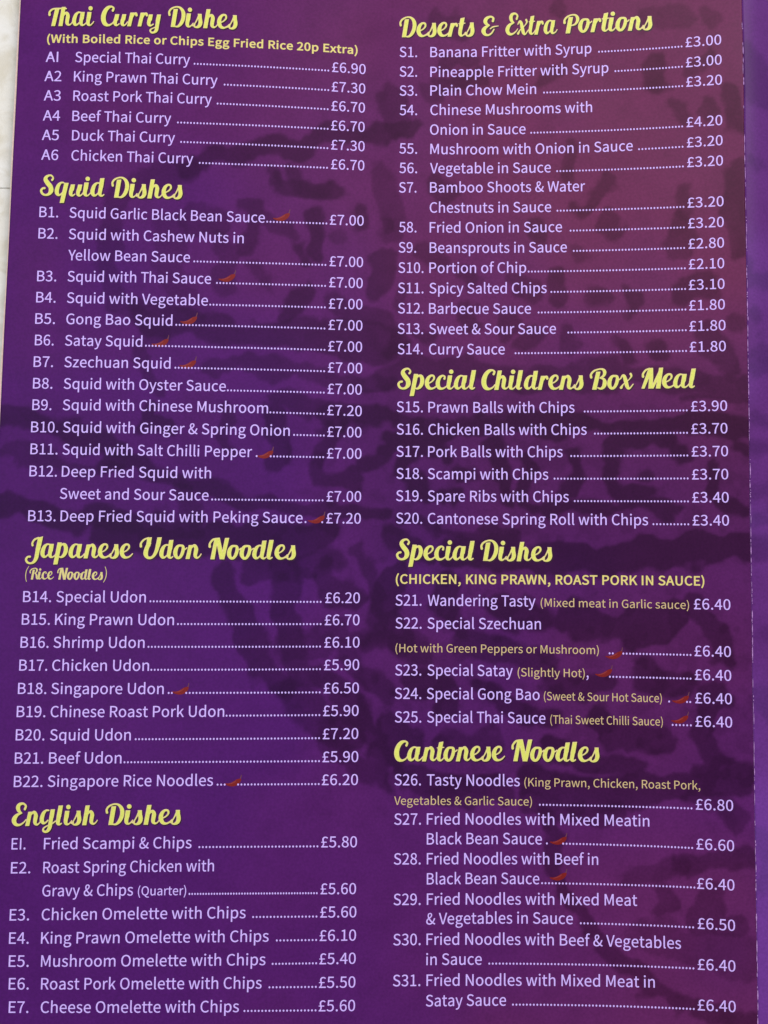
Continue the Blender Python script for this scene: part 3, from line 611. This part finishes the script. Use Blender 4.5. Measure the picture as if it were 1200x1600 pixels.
e[0].position = 0.42; e[0].color = srgb(218, 208, 182); e[1].position = 0.62; e[1].color = srgb(236, 233, 226)
mx = n.new('ShaderNodeMix'); mx.data_type = 'RGBA'; mx.inputs[0].default_value = 0.45
l.new(a.outputs['Fac'], r1.inputs['Fac']); l.new(b.outputs['Fac'], r2.inputs['Fac'])
l.new(r1.outputs['Color'], mx.inputs[6]); l.new(r2.outputs['Color'], mx.inputs[7]); l.new(mx.outputs[2], p.inputs['Base Color'])
bp = n.new('ShaderNodeBump'); bp.inputs['Strength'].default_value = 0.25; bp.inputs['Distance'].default_value = 0.0002
l.new(c.outputs['Fac'], bp.inputs['Height']); l.new(bp.outputs['Normal'], p.inputs['Normal'])
p.inputs['Roughness'].default_value = 0.45
M_STONE = m
m, n, l, p = node_mat('dark_joint'); p.inputs['Base Color'].default_value = srgb(200, 192, 178); p.inputs['Roughness'].default_value = 0.9
M_JOINT = m
# two slabs with a hairline joint between them, on a darker bed
yj = float(unproject(5, 284)[1]) + 0.0007
def slab(x0, x1, y0, y1):
    bev = 0.0002; t = 0.008
    v = [(x0, y0, -t), (x1, y0, -t), (x1, y1, -t), (x0, y1, -t), (x0, y0, -bev), (x1, y0, -bev), (x1, y1, -bev), (x0, y1, -bev),
         (x0 + bev, y0 + bev, 0), (x1 - bev, y0 + bev, 0), (x1 - bev, y1 - bev, 0), (x0 + bev, y1 - bev, 0)]
    f = [(0, 3, 2, 1), (8, 9, 10, 11)] + [(i, (i + 1) % 4, 4 + (i + 1) % 4, 4 + i) for i in range(4)] + [(4 + i, 4 + (i + 1) % 4, 8 + (i + 1) % 4, 8 + i) for i in range(4)]
    return v, f
top = new_mesh('tabletop', [(-.6, -.6, -.012), (.6, -.6, -.012), (.6, .6, -.012), (-.6, .6, -.012), (-.6, -.6, -.0079), (.6, -.6, -.0079), (.6, .6, -.0079), (-.6, .6, -.0079)],
               [(0, 3, 2, 1), (4, 5, 6, 7), (0, 1, 5, 4), (1, 2, 6, 5), (2, 3, 7, 6), (3, 0, 4, 7)], M_JOINT)
top['kind'] = 'structure'
top['label'] = 'off-white mottled tabletop under the left edge of the menu'
for y0, y1 in ((-.6, yj - 0.00006), (yj + 0.00006, .6)):
    v, f = slab(-.6, .6, y0, y1)
    new_mesh('slab', v, f, M_STONE, top)

# ------------------------------------------------------------------ the leaflet
menu = empty('takeaway_menu')
menu['label'] = 'purple printed takeaway menu leaflet with yellow script headings, lying open on white tabletop'
menu['category'] = 'menu'

def sheet(name, xa, xb, nx, ny, mat, img, warm, edge='none'):
    Y = np.linspace(Y_BOT, Y_TOP, ny)[:, None] * np.ones((1, nx))
    U = np.linspace(0, 1, nx)[None, :]
    A = xa(Y); B = xb(Y)
    X = A + (B - A) * U
    Z = height(X, Y)
    V = np.stack([X, Y, Z], -1).reshape(-1, 3)
    idx = np.arange(nx * ny).reshape(ny, nx)
    F = np.stack([idx[:-1, :-1], idx[:-1, 1:], idx[1:, 1:], idx[1:, :-1]], -1).reshape(-1, 4)
    me = bpy.data.meshes.new(name)
    # skirt: the cut edge of the stock and the back of the sheet
    t = 0.00018
    ring = np.concatenate([idx[0, :], idx[1:, -1], idx[-1, -2::-1], idx[-2:0:-1, 0]])
    low = V[ring] - np.array([0, 0, t]); n0 = len(V); k = len(ring)
    V2 = np.concatenate([V, low])
    faces = F.tolist() + [[int(ring[i]), n0 + i, n0 + (i + 1) % k, int(ring[(i + 1) % k])] for i in range(k)]
    me.from_pydata(V2.tolist(), [], faces)
    me.materials.append(mat); me.materials.append(M_PAPER_SHADE)
    mi = np.zeros(len(faces), np.int32); mi[len(F):] = 1
    me.polygons.foreach_set('material_index', mi)
    sm = np.zeros(len(faces), bool); sm[:len(F)] = True
    me.polygons.foreach_set('use_smooth', sm)
    px, py = project(V2)
    a = me.attributes.new('print_ink', 'FLOAT', 'POINT'); a.data.foreach_set('value', np.clip(sample(img, px, py), 0, 1).astype(np.float32))
    a = me.attributes.new('tone_warmth', 'FLOAT', 'POINT'); a.data.foreach_set('value', np.clip(warm(px, py), 0, 1).astype(np.float32))
    me.update()
    o = bpy.data.objects.new(name, me); COL.objects.link(o); o.parent = menu
    return o
warm_big = value_noise(PW, PH, 60)
page = sheet('page', left_x, fold_x, 520, 700, M_PAGE, ink_page,
             lambda x, y: smooth((x - 60) / 1150) * (1 - 0.55 * smooth((y - 330) / 500) + 0.25 * smooth((y - 1250) / 300)) + 0.30 * smooth((800 - y) / 800) - 0.08 + 0.22 * sample(warm_big, x, y))  # warmer towards the right and the top, less so mid-page
page['label'] = 'purple page of the menu with dark plum brush-mark background'
flap = sheet('side_panel', lambda Y: fold_x(Y) + 0.00001, lambda Y: fold_x(Y) + 0.095, 150, 300, M_FLAP, ink_flap,
             lambda x, y: smooth((y - 900) / 500) + 0.9 * sample(warm_big, x, y * 1.7 % 1500))
flap['label'] = 'lighter violet panel beyond the worn fold at the right'

# added tan strip: paints the soft shade and pink fringe beside the left edge
ny = 160
Yb = np.linspace(Y_BOT + 0.001, Y_TOP - 0.001, ny); xo = left_x(Yb) - 0.00055 - 0.00022 * np.sin(Yb * 37) ** 2
xi_ = left_x(Yb) + 0.02
V = np.concatenate([np.stack([xo, Yb, height(left_x(Yb), Yb) - 0.0006], 1), np.stack([xi_, Yb, height(xi_, Yb) - 0.0006], 1),
                    np.stack([xo, Yb, height(left_x(Yb), Yb) - 0.00075], 1)])
F = [(i, ny + i, ny + i + 1, i + 1) for i in range(ny - 1)] + [(i, i + 1, 2 * ny + i + 1, 2 * ny + i) for i in range(ny - 1)]
edge_strip = new_mesh('edge_shade_strip', V, F, M_PAPER_SHADE, menu)
edge_strip['label'] = 'thin added tan strip painting the edge shade, left side'

# white fibre showing along the fold where the ink has cracked
V = []; F = []
y = 10.0
R = random.Random(5)
while y < 1605:
    L = R.choice([2, 3, 5, 8, 12, 18]) * R.uniform(.6, 1.2)
    dens = 1.0 if y > 30 else 0.3
    if R.random() < 0.80 * dens:
        nseg = max(2, int(L / 1.5)); w0 = R.uniform(.22, .6) * (1.3 if y > 1300 else 1)
        off = R.uniform(-.5, .5); base = len(V)
        for k in range(nseg + 1):
            yy = y + L * k / nseg
            fx = float(np.interp(yy, [0, 300, 800, 1300, 1600], [1159.0, 1165.3, 1173, 1180.3, 1184.3]))
            w = w0 * (0.25 + math.sin(math.pi * (k + .3) / (nseg + .6))) * R.uniform(.8, 1.2)
            V += [(fx + off - w, yy), (fx + off + w, yy)]
        for k in range(nseg):
            b0 = base + 2 * k
            F.append((b0, b0 + 2, b0 + 3, b0 + 1))
    y += L + R.choice([0.3, .6, 1.5, 3, 6]) * R.uniform(.4, 1.3)
V = np.array(V)
worn = new_mesh('worn_fold_fibre', unproject(V[:, 0], V[:, 1], 0.00009), F, M_WORN, menu)
worn['kind'] = 'stuff'
# ------------------------------------------------------------------ everything printed on the page
def cap_at(y): return 15.6 + 2.3 * y / 1600.0
def line_fn(pts):
    xs = [q[0] for q in pts]; ys = [q[1] for q in pts]
    if len(pts) == 2:
        return lambda x: ys[0] + (np.asarray(x) - xs[0]) * (ys[1] - ys[0]) / (xs[1] - xs[0])
    co = np.polyfit(xs, ys, 2)
    return lambda x: np.polyval(co, np.asarray(x))

def text_part(name, text, x0, x1, base, cap, mat, parent, off=1.2):
    v, f = layout(text, x0 + .3, x1 - .3, base, cap, off)
    return new_mesh(name, v, f, mat, parent)

def dots_part(spans, base, parent, yref, pitch=None):
    V = []; F = []; n = 0
    k = 0.955 + 0.09 * yref / 1600.0
    p = pitch or 5.22 * k
    for x0, x1 in spans:
        m = max(int(round((x1 - x0) / p)), 0)
        for i in range(m + 1):
            x = x0 + (x1 - x0) * (i / m if m else 0)
            rx, ry = 1.45 * k * (p / (5.22 * k)) ** .5, 1.62 * k
            y = float(base(x)) - ry
            for t in range(8):
                a = math.pi * 2 * (t + .5) / 8
                V.append((x + rx * math.cos(a) + shear_at(x) * ry * math.sin(a), y - ry * math.sin(a)))
            F.append(tuple(range(n, n + 8))); n += 8
    V = np.array(V)
    return new_mesh('dotted_leader', unproject(V[:, 0], V[:, 1], 0.00005), F, M_WHITE, parent)

def chilli_part(x0, y0, parent):
    """A small printed chilli: tapering red pod with a pink glint and a thin stalk; x0, y0 is its tail."""
    s = 8.0
    def blob(strokes, lift, name, mat, par):
        st = [[(x * s, y * s, r * s) for x, y, r in q] for q in strokes]
        xs, ys, Fd = field(st, [], (-4 * s, -20 * s), (36 * s, 12 * s), 3.0)
        lp = contours(xs, ys, Fd, 0)
        pts, tris = fill(lp)
        V = pts / s + np.array([x0, y0])
        return new_mesh(name, unproject(V[:, 0], V[:, 1], lift), orient(V, tris), mat, par)
    pod = blob([[(1, 0, .7), (6, 1.3, 1.8), (12, 1.3, 3.1), (17, -.4, 4.0), (21.5, -3.4, 3.8), (25, -6.0, 2.0)]], 0.000036, 'chilli_symbol', M_RED, parent)
    blob([[(6, .6, .5), (11, -.4, .9), (16, -2.6, .9), (19, -4.6, .5)]], 0.000040, 'chilli_glint', M_PINK, parent)
    blob([[(25.3, -7.2, 1.0), (26.4, -10, .8), (27.2, -13.5, .6)]], 0.000034, 'chilli_stalk', M_STALK, parent)
    return pod, blob
_ch = {}
def chilli(x0, y0, parent):
    pod, blob = chilli_part(x0, y0, parent)
    return pod

def entry(code, pieces, price, spans, pts, chil=None, pitch=None, label=None, codex=None, pricex=None):
    """One printed row. pieces: (text, x0, x1, kind); pts: baseline samples."""
    base = line_fn(pts)
    e = empty('menu_row', menu)
    yr = float(base(600 if pts[0][0] > 600 else 300))
    words = []
    if chil: chilli(chil[0], chil[1], e)
    if code:
        text_part('dish_code', code, codex[0], codex[1], base, cap_at(yr), M_WHITE, e); words.append(code.rstrip('.'))
    for t, a, b, kind in pieces:
        if kind == 'w': text_part('dish_name', t, a, b, base, cap_at(yr), M_WHITE, e)
        elif kind == 'c': text_part('comma', t, a, b, base, cap_at(yr), M_WHITE, e)
        elif kind == 'v': text_part('dish_note', t, a, b, base, cap_at(yr) * .80, M_WHITE, e)
        else: text_part('dish_note', t, a, b, base, cap_at(yr) * .75, M_GOLD, e, 0.2)
        words.append(t)
    if spans: dots_part(spans, base, e, yr, pitch)
    if price: text_part('price', price, pricex[0], pricex[1], base, cap_at(yr) * .97, M_WHITE, e)
    e['label'] = 'printed row reading ' + ' '.join(words) + (' ' + price if price else '')
    return e

def L(code, cx, y0, name, nx, ym, dots, price, px, y1, chil=None, extra=(), pitch=None):
    """Left-column row: code span and baseline, name span and baseline at its end, dots, price span and baseline."""
    pts = []
    if code: pts.append((cx[0], y0))
    else: pts.append((nx[0], y0))
    pts.append((nx[1], ym))
    if price: pts.append(((px[0] + px[1]) / 2, y1))
    entry(code, [(name, nx[0], nx[1], 'w')] + list(extra), price, dots, pts, chil, pitch, codex=cx, pricex=px)

L('AI', (71, 91), 96.6, 'Special Thai Curry', (117, 297), 101, [(304, 513)], '£6.90', (518.5, 571.5), 114.0)
L('A2', (69, 96), 126.6, 'King Prawn Thai Curry', (115, 340), 133.3, [(351, 513)], '£7.30', (518, 571), 144.4)
L('A3', (68, 95), 156.9, 'Roast Pork Thai Curry', (114, 331), 163, [(340, 512)], '£6.70', (517.5, 570.5), 174.3)
L('A4', (66.5, 94), 188.2, 'Beef Thai Curry', (112.5, 267.5), 192.6, [(278, 512)], '£6.70', (517, 570), 204.6)
L('A5', (65, 92), 218.6, 'Duck Thai Curry', (112, 273.5), 223, [(283, 511.5)], '£7.30', (517, 570), 234.9)
L('A6', (64, 91), 249.5, 'Chicken Thai Curry', (111, 302), 255.8, [(312, 511)], '£6.70', (517, 569.5), 265.2)
L('B1.', (61, 91), 339, 'Squid Garlic Black Bean Sauce', (108, 414), 347.9, [(417.5, 510)], '£7.00', (515, 568.5), 351.8, (426, 341))
L('B2.', (59.5, 90), 372.4, 'Squid with Cashew Nuts in', (107, 381), 380, None, None, None, None)
L(None, None, 406.6, 'Yellow Bean Sauce', (106, 297), 409.9, [(303.5, 508.5)], '£7.00', (514.5, 567.5), 416.6)
L('B3.', (57.5, 88), 439.3, 'Squid with Thai Sauce', (105, 330), 443.5, [(339, 508)], '£7.00', (514, 567), 449.4, (341, 436))
L('B4.', (56, 87), 472.4, 'Squid with Vegetable', (104, 325), 477.5, [(328.5, 507.5)], '£7.00', (513.5, 566.5), 482.7)
L('B5.', (54.5, 86), 505.8, 'Gong Bao Squid', (103, 269.5), 509, [(275.5, 507)], '£7.00', (513, 566.5), 515.9, (281, 502.5))
L('B6.', (54, 84), 539.4, 'Satay Squid', (101, 222.5), 541.7, [(228, 507)], '£7.00', (512.5, 566), 549.2, (236.5, 537.5))
L('B7.', (52, 83), 573.2, 'Szechuan Squid', (100, 266.5), 576, [(274, 506.5)], '£7.00', (512, 566), 582.6, (279.5, 571))
L('B8.', (51, 82), 607, 'Squid with Oyster Sauce', (99, 353), 611.5, [(356, 506)], '£7.00', (511.5, 565.5), 615.9)
L('B9.', (50, 80.5), 640.6, 'Squid with Chinese Mushroom', (97.5, 419), 645.9, [(422.5, 506)], '£7.20', (511, 565.5), 649.4)
L('B10.', (48, 91), 675.3, 'Squid with Ginger & Spring Onion', (98, 453), 681, [(459.5, 506)], '£7.00', (511, 565), 682.9)
L('B11.', (47, 90), 709.6, 'Squid with Salt Chilli Pepper', (97, 394), 714.2, [(401, 401), (423, 505)], '£7.00', (510.5, 565), 716.5, (400, 712))
L('B12.', (45.5, 89), 744.2, 'Deep Fried Squid with', (96, 330), 747.4, None, None, None, None)
L(None, None, 779.3, 'Sweet and Sour Sauce', (93, 326), 782, [(331.5, 504)], '£7.00', (510, 564.5), 783.7)
L('B13.', (43.5, 87), 814.2, 'Deep Fried Squid with Peking Sauce', (94, 473), 817.3, [(477.3, 477.3), (503.5, 503.5)], '£7.20', (509.5, 564), 817.9, (480.5, 813.5))
L('B14.', (35.5, 80), 940.6, 'Special Udon', (87.5, 228), 941.2, [(235, 501)], '£6.20', (508, 562.5), 942.2)
L('B15.', (33.5, 78), 976, 'King Prawn Udon', (85.5, 272), 976.7, [(278, 501)], '£6.70', (507, 562), 976.8)
L('B16.', (31.5, 76), 1012, 'Shrimp Udon', (83, 226), 1012.3, [(232, 500)], '£6.10', (506.5, 562), 1011.8)
L('B17.', (29.5, 74), 1047.8, 'Chicken Udon', (81, 233), 1048.2, [(236.5, 500)], '£5.90', (506, 561.5), 1047)
L('B18.', (27.5, 72.5), 1084.2, 'Singapore Udon', (79.5, 256), 1084.4, [(263.5, 263.5), (268.5, 268.5), (291, 499.5)], '£6.50', (505.5, 561), 1083.3, (268, 1081))
L('B19.', (25.5, 71), 1120.4, 'Chinese Roast Pork Udon', (78.5, 350.5), 1119.9, [(354, 499)], '£5.90', (504.5, 560.5), 1118.7)
L('B20.', (24, 69.5), 1156.8, 'Squid Udon', (77.5, 204.5), 1156.7, [(212, 498.5)], '£7.20', (504, 560), 1154.7)
L('B21.', (22.5, 67.5), 1193.2, 'Beef Udon', (76, 190), 1192.7, [(194.5, 498.5)], '£5.90', (503.5, 560), 1190.7)
L('B22.', (21, 66.5), 1229.8, 'Singapore Rice Noodles', (74, 333), 1227.7, [(340, 351), (372, 498)], '£6.20', (502.5, 559.5), 1226.6, (350, 1224.5))
L('EI.', (17.5, 40), 1327.3, 'Fried Scampi & Chips', (68, 299.5), 1325.3, [(311.5, 496)], '£5.80', (501.5, 558), 1323.9)
L('E2.', (16.5, 47.5), 1364.8, 'Roast Spring Chicken with', (67, 334.5), 1361.3, None, None, None, None)
entry(None, [('Gravy & Chips', 65.5, 208, 'w'), ('(Quarter)', 215, 291, 'v')], '£5.60', [(296, 495)], [(65, 1400.6), (208, 1399.2), (530, 1397.1)], None, 4.3, pricex=(500.5, 556.5))
L('E3.', (14.5, 45.5), 1438.4, 'Chicken Omelette with Chips', (64.5, 384), 1434.6, [(395.5, 494.5)], '£5.60', (500, 557), 1433.5)
L('E4.', (13.5, 45), 1474.7, 'King Prawn Omelette with Chips', (63.5, 420), 1471.3, [(432.5, 494)], '£6.10', (499, 556.5), 1470)
L('E5.', (13, 45), 1510.6, 'Mushroom Omelette with Chips', (63.5, 415), 1507.9, [(426, 494)], '£5.40', (498.5, 556), 1506.3)
L('E6.', (13, 45), 1546, 'Roast Pork Omelette with Chips', (63.5, 409), 1544.5, [(421, 493.5)], '£5.50', (498, 555.5), 1543.3)
L('E7.', (13, 44.5), 1582.6, 'Cheese Omelette with Chips', (63, 373.5), 1581.4, [(382, 493)], '£5.60', (497.5, 555), 1580)

def Rr(code, cx, name, nx, pts, dots=None, price=None, px=None, chil=None, extra=(), kind='w', pitch=None):
    entry(code, ([(name, nx[0], nx[1], kind)] if name else []) + list(extra), price, dots, pts, chil, pitch, codex=cx, pricex=px)
Rr('S1.', (624, 652), 'Banana Fritter with Syrup', (672, 924.5), [(630, 89), (925, 83), (1099, 71.5)], [(936, 1065)], '£3.00', (1071, 1127.3))
Rr('S2.', (624, 652), 'Pineapple Fritter with Syrup', (672, 951), [(630, 119.6), (951, 113.3), (1100, 102.8)], [(961.5, 1065.5)], '£3.00', (1071.5, 1128))
Rr('S3.', (624, 652), 'Plain Chow Mein', (672, 838), [(630, 149.4), (838, 146.6), (1100, 133.8)], [(850, 1066)], '£3.20', (1072, 1128.5))
Rr('54.', (624, 652), 'Chinese Mushrooms with', (672, 925.5), [(630, 179.8), (800, 178.3), (925, 175)])
Rr(None, None, 'Onion in Sauce', (671.5, 821.5), [(672, 210.4), (821, 209.2), (1100, 197)], [(830, 1066)], '£4.20', (1072.5, 1129))
Rr('55.', (623.5, 652), 'Mushroom with Onion in Sauce', (672, 989), [(630, 239.8), (989, 235.2), (1101, 228.5)], [(998.5, 1066.5)], '£3.20', (1073, 1129.5))
Rr('56.', (623.5, 652), 'Vegetable in Sauce', (671.5, 861), [(630, 270.3), (861, 269.2), (1101, 259.8)], [(870.5, 1067)], '£3.20', (1073.5, 1130))
Rr('S7.', (623, 651), 'Bamboo Shoots & Water', (671.5, 914.5), [(630, 300.8), (780, 300.3), (914, 298.6)])
Rr(None, None, 'Chestnuts in Sauce', (671, 861.5), [(671, 332.2), (861, 331), (1102, 323.3)], [(871, 1068)], '£3.20', (1074, 1131))
Rr('58.', (623, 651), 'Fried Onion in Sauce', (671, 878.5), [(630, 362.9), (878, 362.2), (1103, 355.5)], [(891.5, 1068.5)], '£3.20', (1075, 1131.3))
Rr('S9.', (622.5, 650.5), 'Beansprouts in Sauce', (671, 886), [(630, 394.6), (886, 393.8), (1103, 387.7)], [(896.5, 1069)], '£2.80', (1075.5, 1131.7))
Rr('S10.', (622, 662), 'Portion of Chip', (670.5, 822.5), [(630, 426.2), (822, 426), (1104, 419.7)], [(826, 1070)], '£2.10', (1076, 1132))
Rr('S11.', (621.5, 662), 'Spicy Salted Chips', (670.5, 854.5), [(630, 458), (854, 457.8), (1104, 452)], [(861.5, 1070.5)], '£3.10', (1076, 1132.5))
Rr('S12.', (621.5, 662), 'Barbecue Sauce', (670, 830), [(630, 489.7), (830, 490), (1105, 484.1)], [(841.5, 1071)], '£1.80', (1076.5, 1133))
Rr('S13.', (621, 661.5), 'Sweet & Sour Sauce', (670, 869), [(630, 521.6), (869, 521.4), (1105, 516.6)], [(888, 1071.5)], '£1.80', (1077, 1134))
Rr('S14.', (621, 661), 'Curry Sauce', (670, 789), [(630, 553.4), (789, 553.6), (1106, 549.2)], [(805.5, 1072)], '£1.80', (1077.5, 1134.5))
Rr('S15.', (619.5, 661), 'Prawn Balls with Chips', (669, 898), [(630, 643.9), (880, 644.8), (1108, 642.2)], [(913.5, 1073)], '£3.90', (1079.5, 1136.5))
Rr('S16.', (619.5, 661), 'Chicken Balls with Chips', (669, 917), [(630, 678.9), (880, 679.4), (1108, 677.4)], [(929.5, 1073.5)], '£3.70', (1080, 1137))
Rr('S17.', (619, 661), 'Pork Balls with Chips', (668.5, 879.5), [(630, 713.6), (879, 714.2), (1109, 713)], [(892.5, 1074)], '£3.70', (1080.5, 1138))
Rr('S18.', (619, 660.5), 'Scampi with Chips', (668, 857), [(630, 748.1), (857, 749.5), (1109, 749)], [(866.5, 1074.5)], '£3.70', (1081, 1138.3))
Rr('S19.', (618.5, 660), 'Spare Ribs with Chips', (668, 889), [(630, 782.9), (889, 784.5), (1110, 785.1)], [(898, 1075)], '£3.40', (1081.5, 1139))
Rr('S20.', (618.5, 660), 'Cantonese Spring Roll with Chips', (668, 1013), [(630, 818), (900, 820), (1110, 821)], [(1021, 1075.5)], '£3.40', (1082, 1139.5))
Rr('S21.', (617.5, 659), 'Wandering Tasty', (668, 837), [(625, 946.2), (850, 948), (1113, 952.4)], None, '£6.40', (1084, 1141.7), extra=[('(Mixed meat in Garlic sauce)', 844.5, 1077, 'g')])
Rr('S22.', (617.5, 659), 'Special Szechuan', (667.5, 845.5), [(625, 982), (846, 983.3)])
Rr(None, None, '(Hot with Green Peppers or Mushroom)', (617.5, 936), [(618, 1019), (936, 1022.2), (1113, 1025.8)], [(952.5, 952.5), (957.5, 957.5), (974, 1079)], '£6.40', (1085, 1142.5), (945.5, 1025.5), kind='g')
Rr('S23.', (617, 658.5), 'Special Satay', (667.5, 801.5), [(625, 1055.4), (850, 1057.3), (1114, 1063)], [(953, 1079)], '£6.40', (1085.5, 1143), (929.5, 1053.5), extra=[('(Slightly Hot)', 808.5, 914, 'g'), (',', 916, 920, 'c')])
Rr('S24.', (616.5, 658.5), 'Special Gong Bao', (666.5, 843.5), [(625, 1092), (850, 1094), (1114, 1099.5)], [(1045.5, 1045.5), (1073.5, 1078.5)], '£6.40', (1086, 1144), (1049.5, 1095), extra=[('(Sweet & Sour Hot Sauce)', 849.5, 1034.5, 'g')])
Rr('S25.', (616.5, 658.5), 'Special Thai Sauce', (667, 852.5), [(625, 1128.8), (850, 1130.5), (1115, 1136)], [(1051, 1079.5)], '£6.40', (1086.5, 1144.5), (1048.5, 1126), extra=[('(Thai Sweet Chilli Sauce)', 859.5, 1036, 'g')])
Rr('S26.', (616, 658), 'Tasty Noodles', (666.5, 812.5), [(625, 1227), (850, 1229), (1094, 1233.8)], extra=[('(King Prawn, Chicken, Roast Pork,', 819, 1094.5, 'g')])
Rr(None, None, 'Vegetables & Garlic Sauce)', (615.5, 831.5), [(616, 1257.6), (840, 1259), (1116, 1266)], [(843.5, 1080.5)], '£6.80', (1087, 1146), kind='g')
Rr('S27.', (615.5, 658), 'Fried Noodles with Mixed Meatin', (666.5, 1015), [(625, 1288.6), (850, 1288.9), (1015, 1291.4)])
Rr(None, None, 'Black Bean Sauce', (666.5, 847), [(666, 1319.6), (860, 1319.6), (1118, 1328.5)], [(854.5, 854.5), (880, 1081.5)], '£6.60', (1088, 1147.5), (858.5, 1315.5))
Rr('S28.', (615, 657.5), 'Fried Noodles with Beef in', (666.5, 935), [(625, 1350.8), (800, 1350.4), (935, 1351.4)])
Rr(None, None, 'Black Bean Sauce', (666.5, 843), [(666, 1382), (860, 1381.8), (1118, 1390)], [(847, 1085)], '£6.40', (1089, 1148), (858.5, 1371.5))
Rr('S29.', (614.5, 657.5), 'Fried Noodles with Mixed Meat', (666.5, 996), [(625, 1414.2), (850, 1413.6), (996, 1415.4)])
Rr(None, None, '& Vegetables in Sauce', (665.5, 895.5), [(666, 1444.6), (896, 1444), (1119, 1452.8)], [(907.5, 1083)], '£6.50', (1090, 1149))
Rr('S30.', (614, 657.5), 'Fried Noodles with Beef & Vegetables', (666, 1064.5), [(625, 1477), (880, 1477.3), (1064, 1482.6)])
Rr(None, None, 'in Sauce', (665.5, 753), [(666, 1508), (860, 1508), (1119, 1516.6)], [(764.5, 1083.5)], '£6.40', (1090, 1149.5))
Rr('S31.', (613.5, 657), 'Fried Noodles with Mixed Meat in', (666, 1023.5), [(625, 1541), (850, 1540.4), (1023, 1543.2)])
Rr(None, None, 'Satay Sauce', (665, 791), [(666, 1572.6), (860, 1571.8), (1120, 1580)], [(801.5, 1084)], '£6.40', (1090, 1150))

# bold notes under two headings
nt = text_part('section_note', '(With Boiled Rice or Chips Egg Fried Rice 20p Extra)', 73, 559, line_fn([(73, 66.6), (250, 68.8), (390, 74.2), (555, 84.2)]), 12.2, M_BOLD, menu, 8.5)
nt['label'] = 'bold yellow note about boiled rice or chips, under the Thai Curry heading'
nt = text_part('section_note', '(CHICKEN, KING PRAWN, ROAST PORK IN SAUCE)', 618, 1101, line_fn([(618, 911.8), (880, 913), (1101, 914.8)]), 14.2, M_BOLD, menu, 7)
nt['label'] = 'bold yellow capitals note under the Special Dishes heading'

def heading(words, k=1.0, small=False):
    title = ' '.join(w[0] for w in words)
    if small:
        h = script_part('script_note', words, M_SMALL, menu, -1.5, k=k, lift=0.00006)
        h['label'] = 'small yellow script note reading ' + title
        return
    h = script_part('section_heading', words, M_CREAM, menu, -1.3, k=k, lift=0.00005)
    h['label'] = 'yellow brush-script heading reading ' + title
    script_part('letter_face', words, M_YELLOW, h, -7.5, shift=(.25, .35), k=k, lift=0.00006)
    script_part('drop_shadow', words, M_SHADOW, h, 0.5, shift=(1.4, 1.6), k=k, lift=0.00001)
heading([('Thai', 75.3, 147.3, 40.6, 40.8), ('Curry', 157.5, 251.7, 40.6, 41.4), ('Dishes', 262.5, 371.3, 41.8, 45.9)], .99)
heading([('Squid', 62.3, 163.5, 306.2, 307.6), ('Dishes', 173.8, 285.4, 308.6, 311.2)], .99)
heading([('Japanese', 38.8, 208, 871.8, 872.8), ('Udon', 218, 315.2, 873, 873.4), ('Noodles', 325.6, 462.5, 873.8, 874.4)])
heading([('(Rice', 39.4, 84.2, 905.3, 905.5), ('Noodles)', 89.4, 167, 905.6, 906.2)], .55, True)
heading([('English', 18.1, 153, 1290.8, 1289), ('Dishes', 164.7, 282.6, 1289, 1288.2)], 1.02)
heading([('Deserts', 623.8, 741.5, 58.2, 56.9), ('&', 751.9, 779.4, 55.8, 55.2), ('Extra', 789.6, 871.3, 55.2, 53.2), ('Portions', 880, 1019.4, 51.9, 46.7)], .98)
heading([('Special', 620.6, 744, 608.8, 608.9), ('Childrens', 751.9, 911.9, 609.2, 608.8), ('Box', 921.3, 990.3, 608.6, 608), ('Meal', 1001.9, 1087.5, 607.2, 606.4)])
heading([('Special', 618.5, 741.8, 875.6, 875.8), ('Dishes', 750.3, 863.1, 876.2, 877.4)])
heading([('Cantonese', 615.6, 789.3, 1189.7, 1189.4), ('Noodles', 798.9, 936.8, 1189.3, 1190.8)], 1.02)
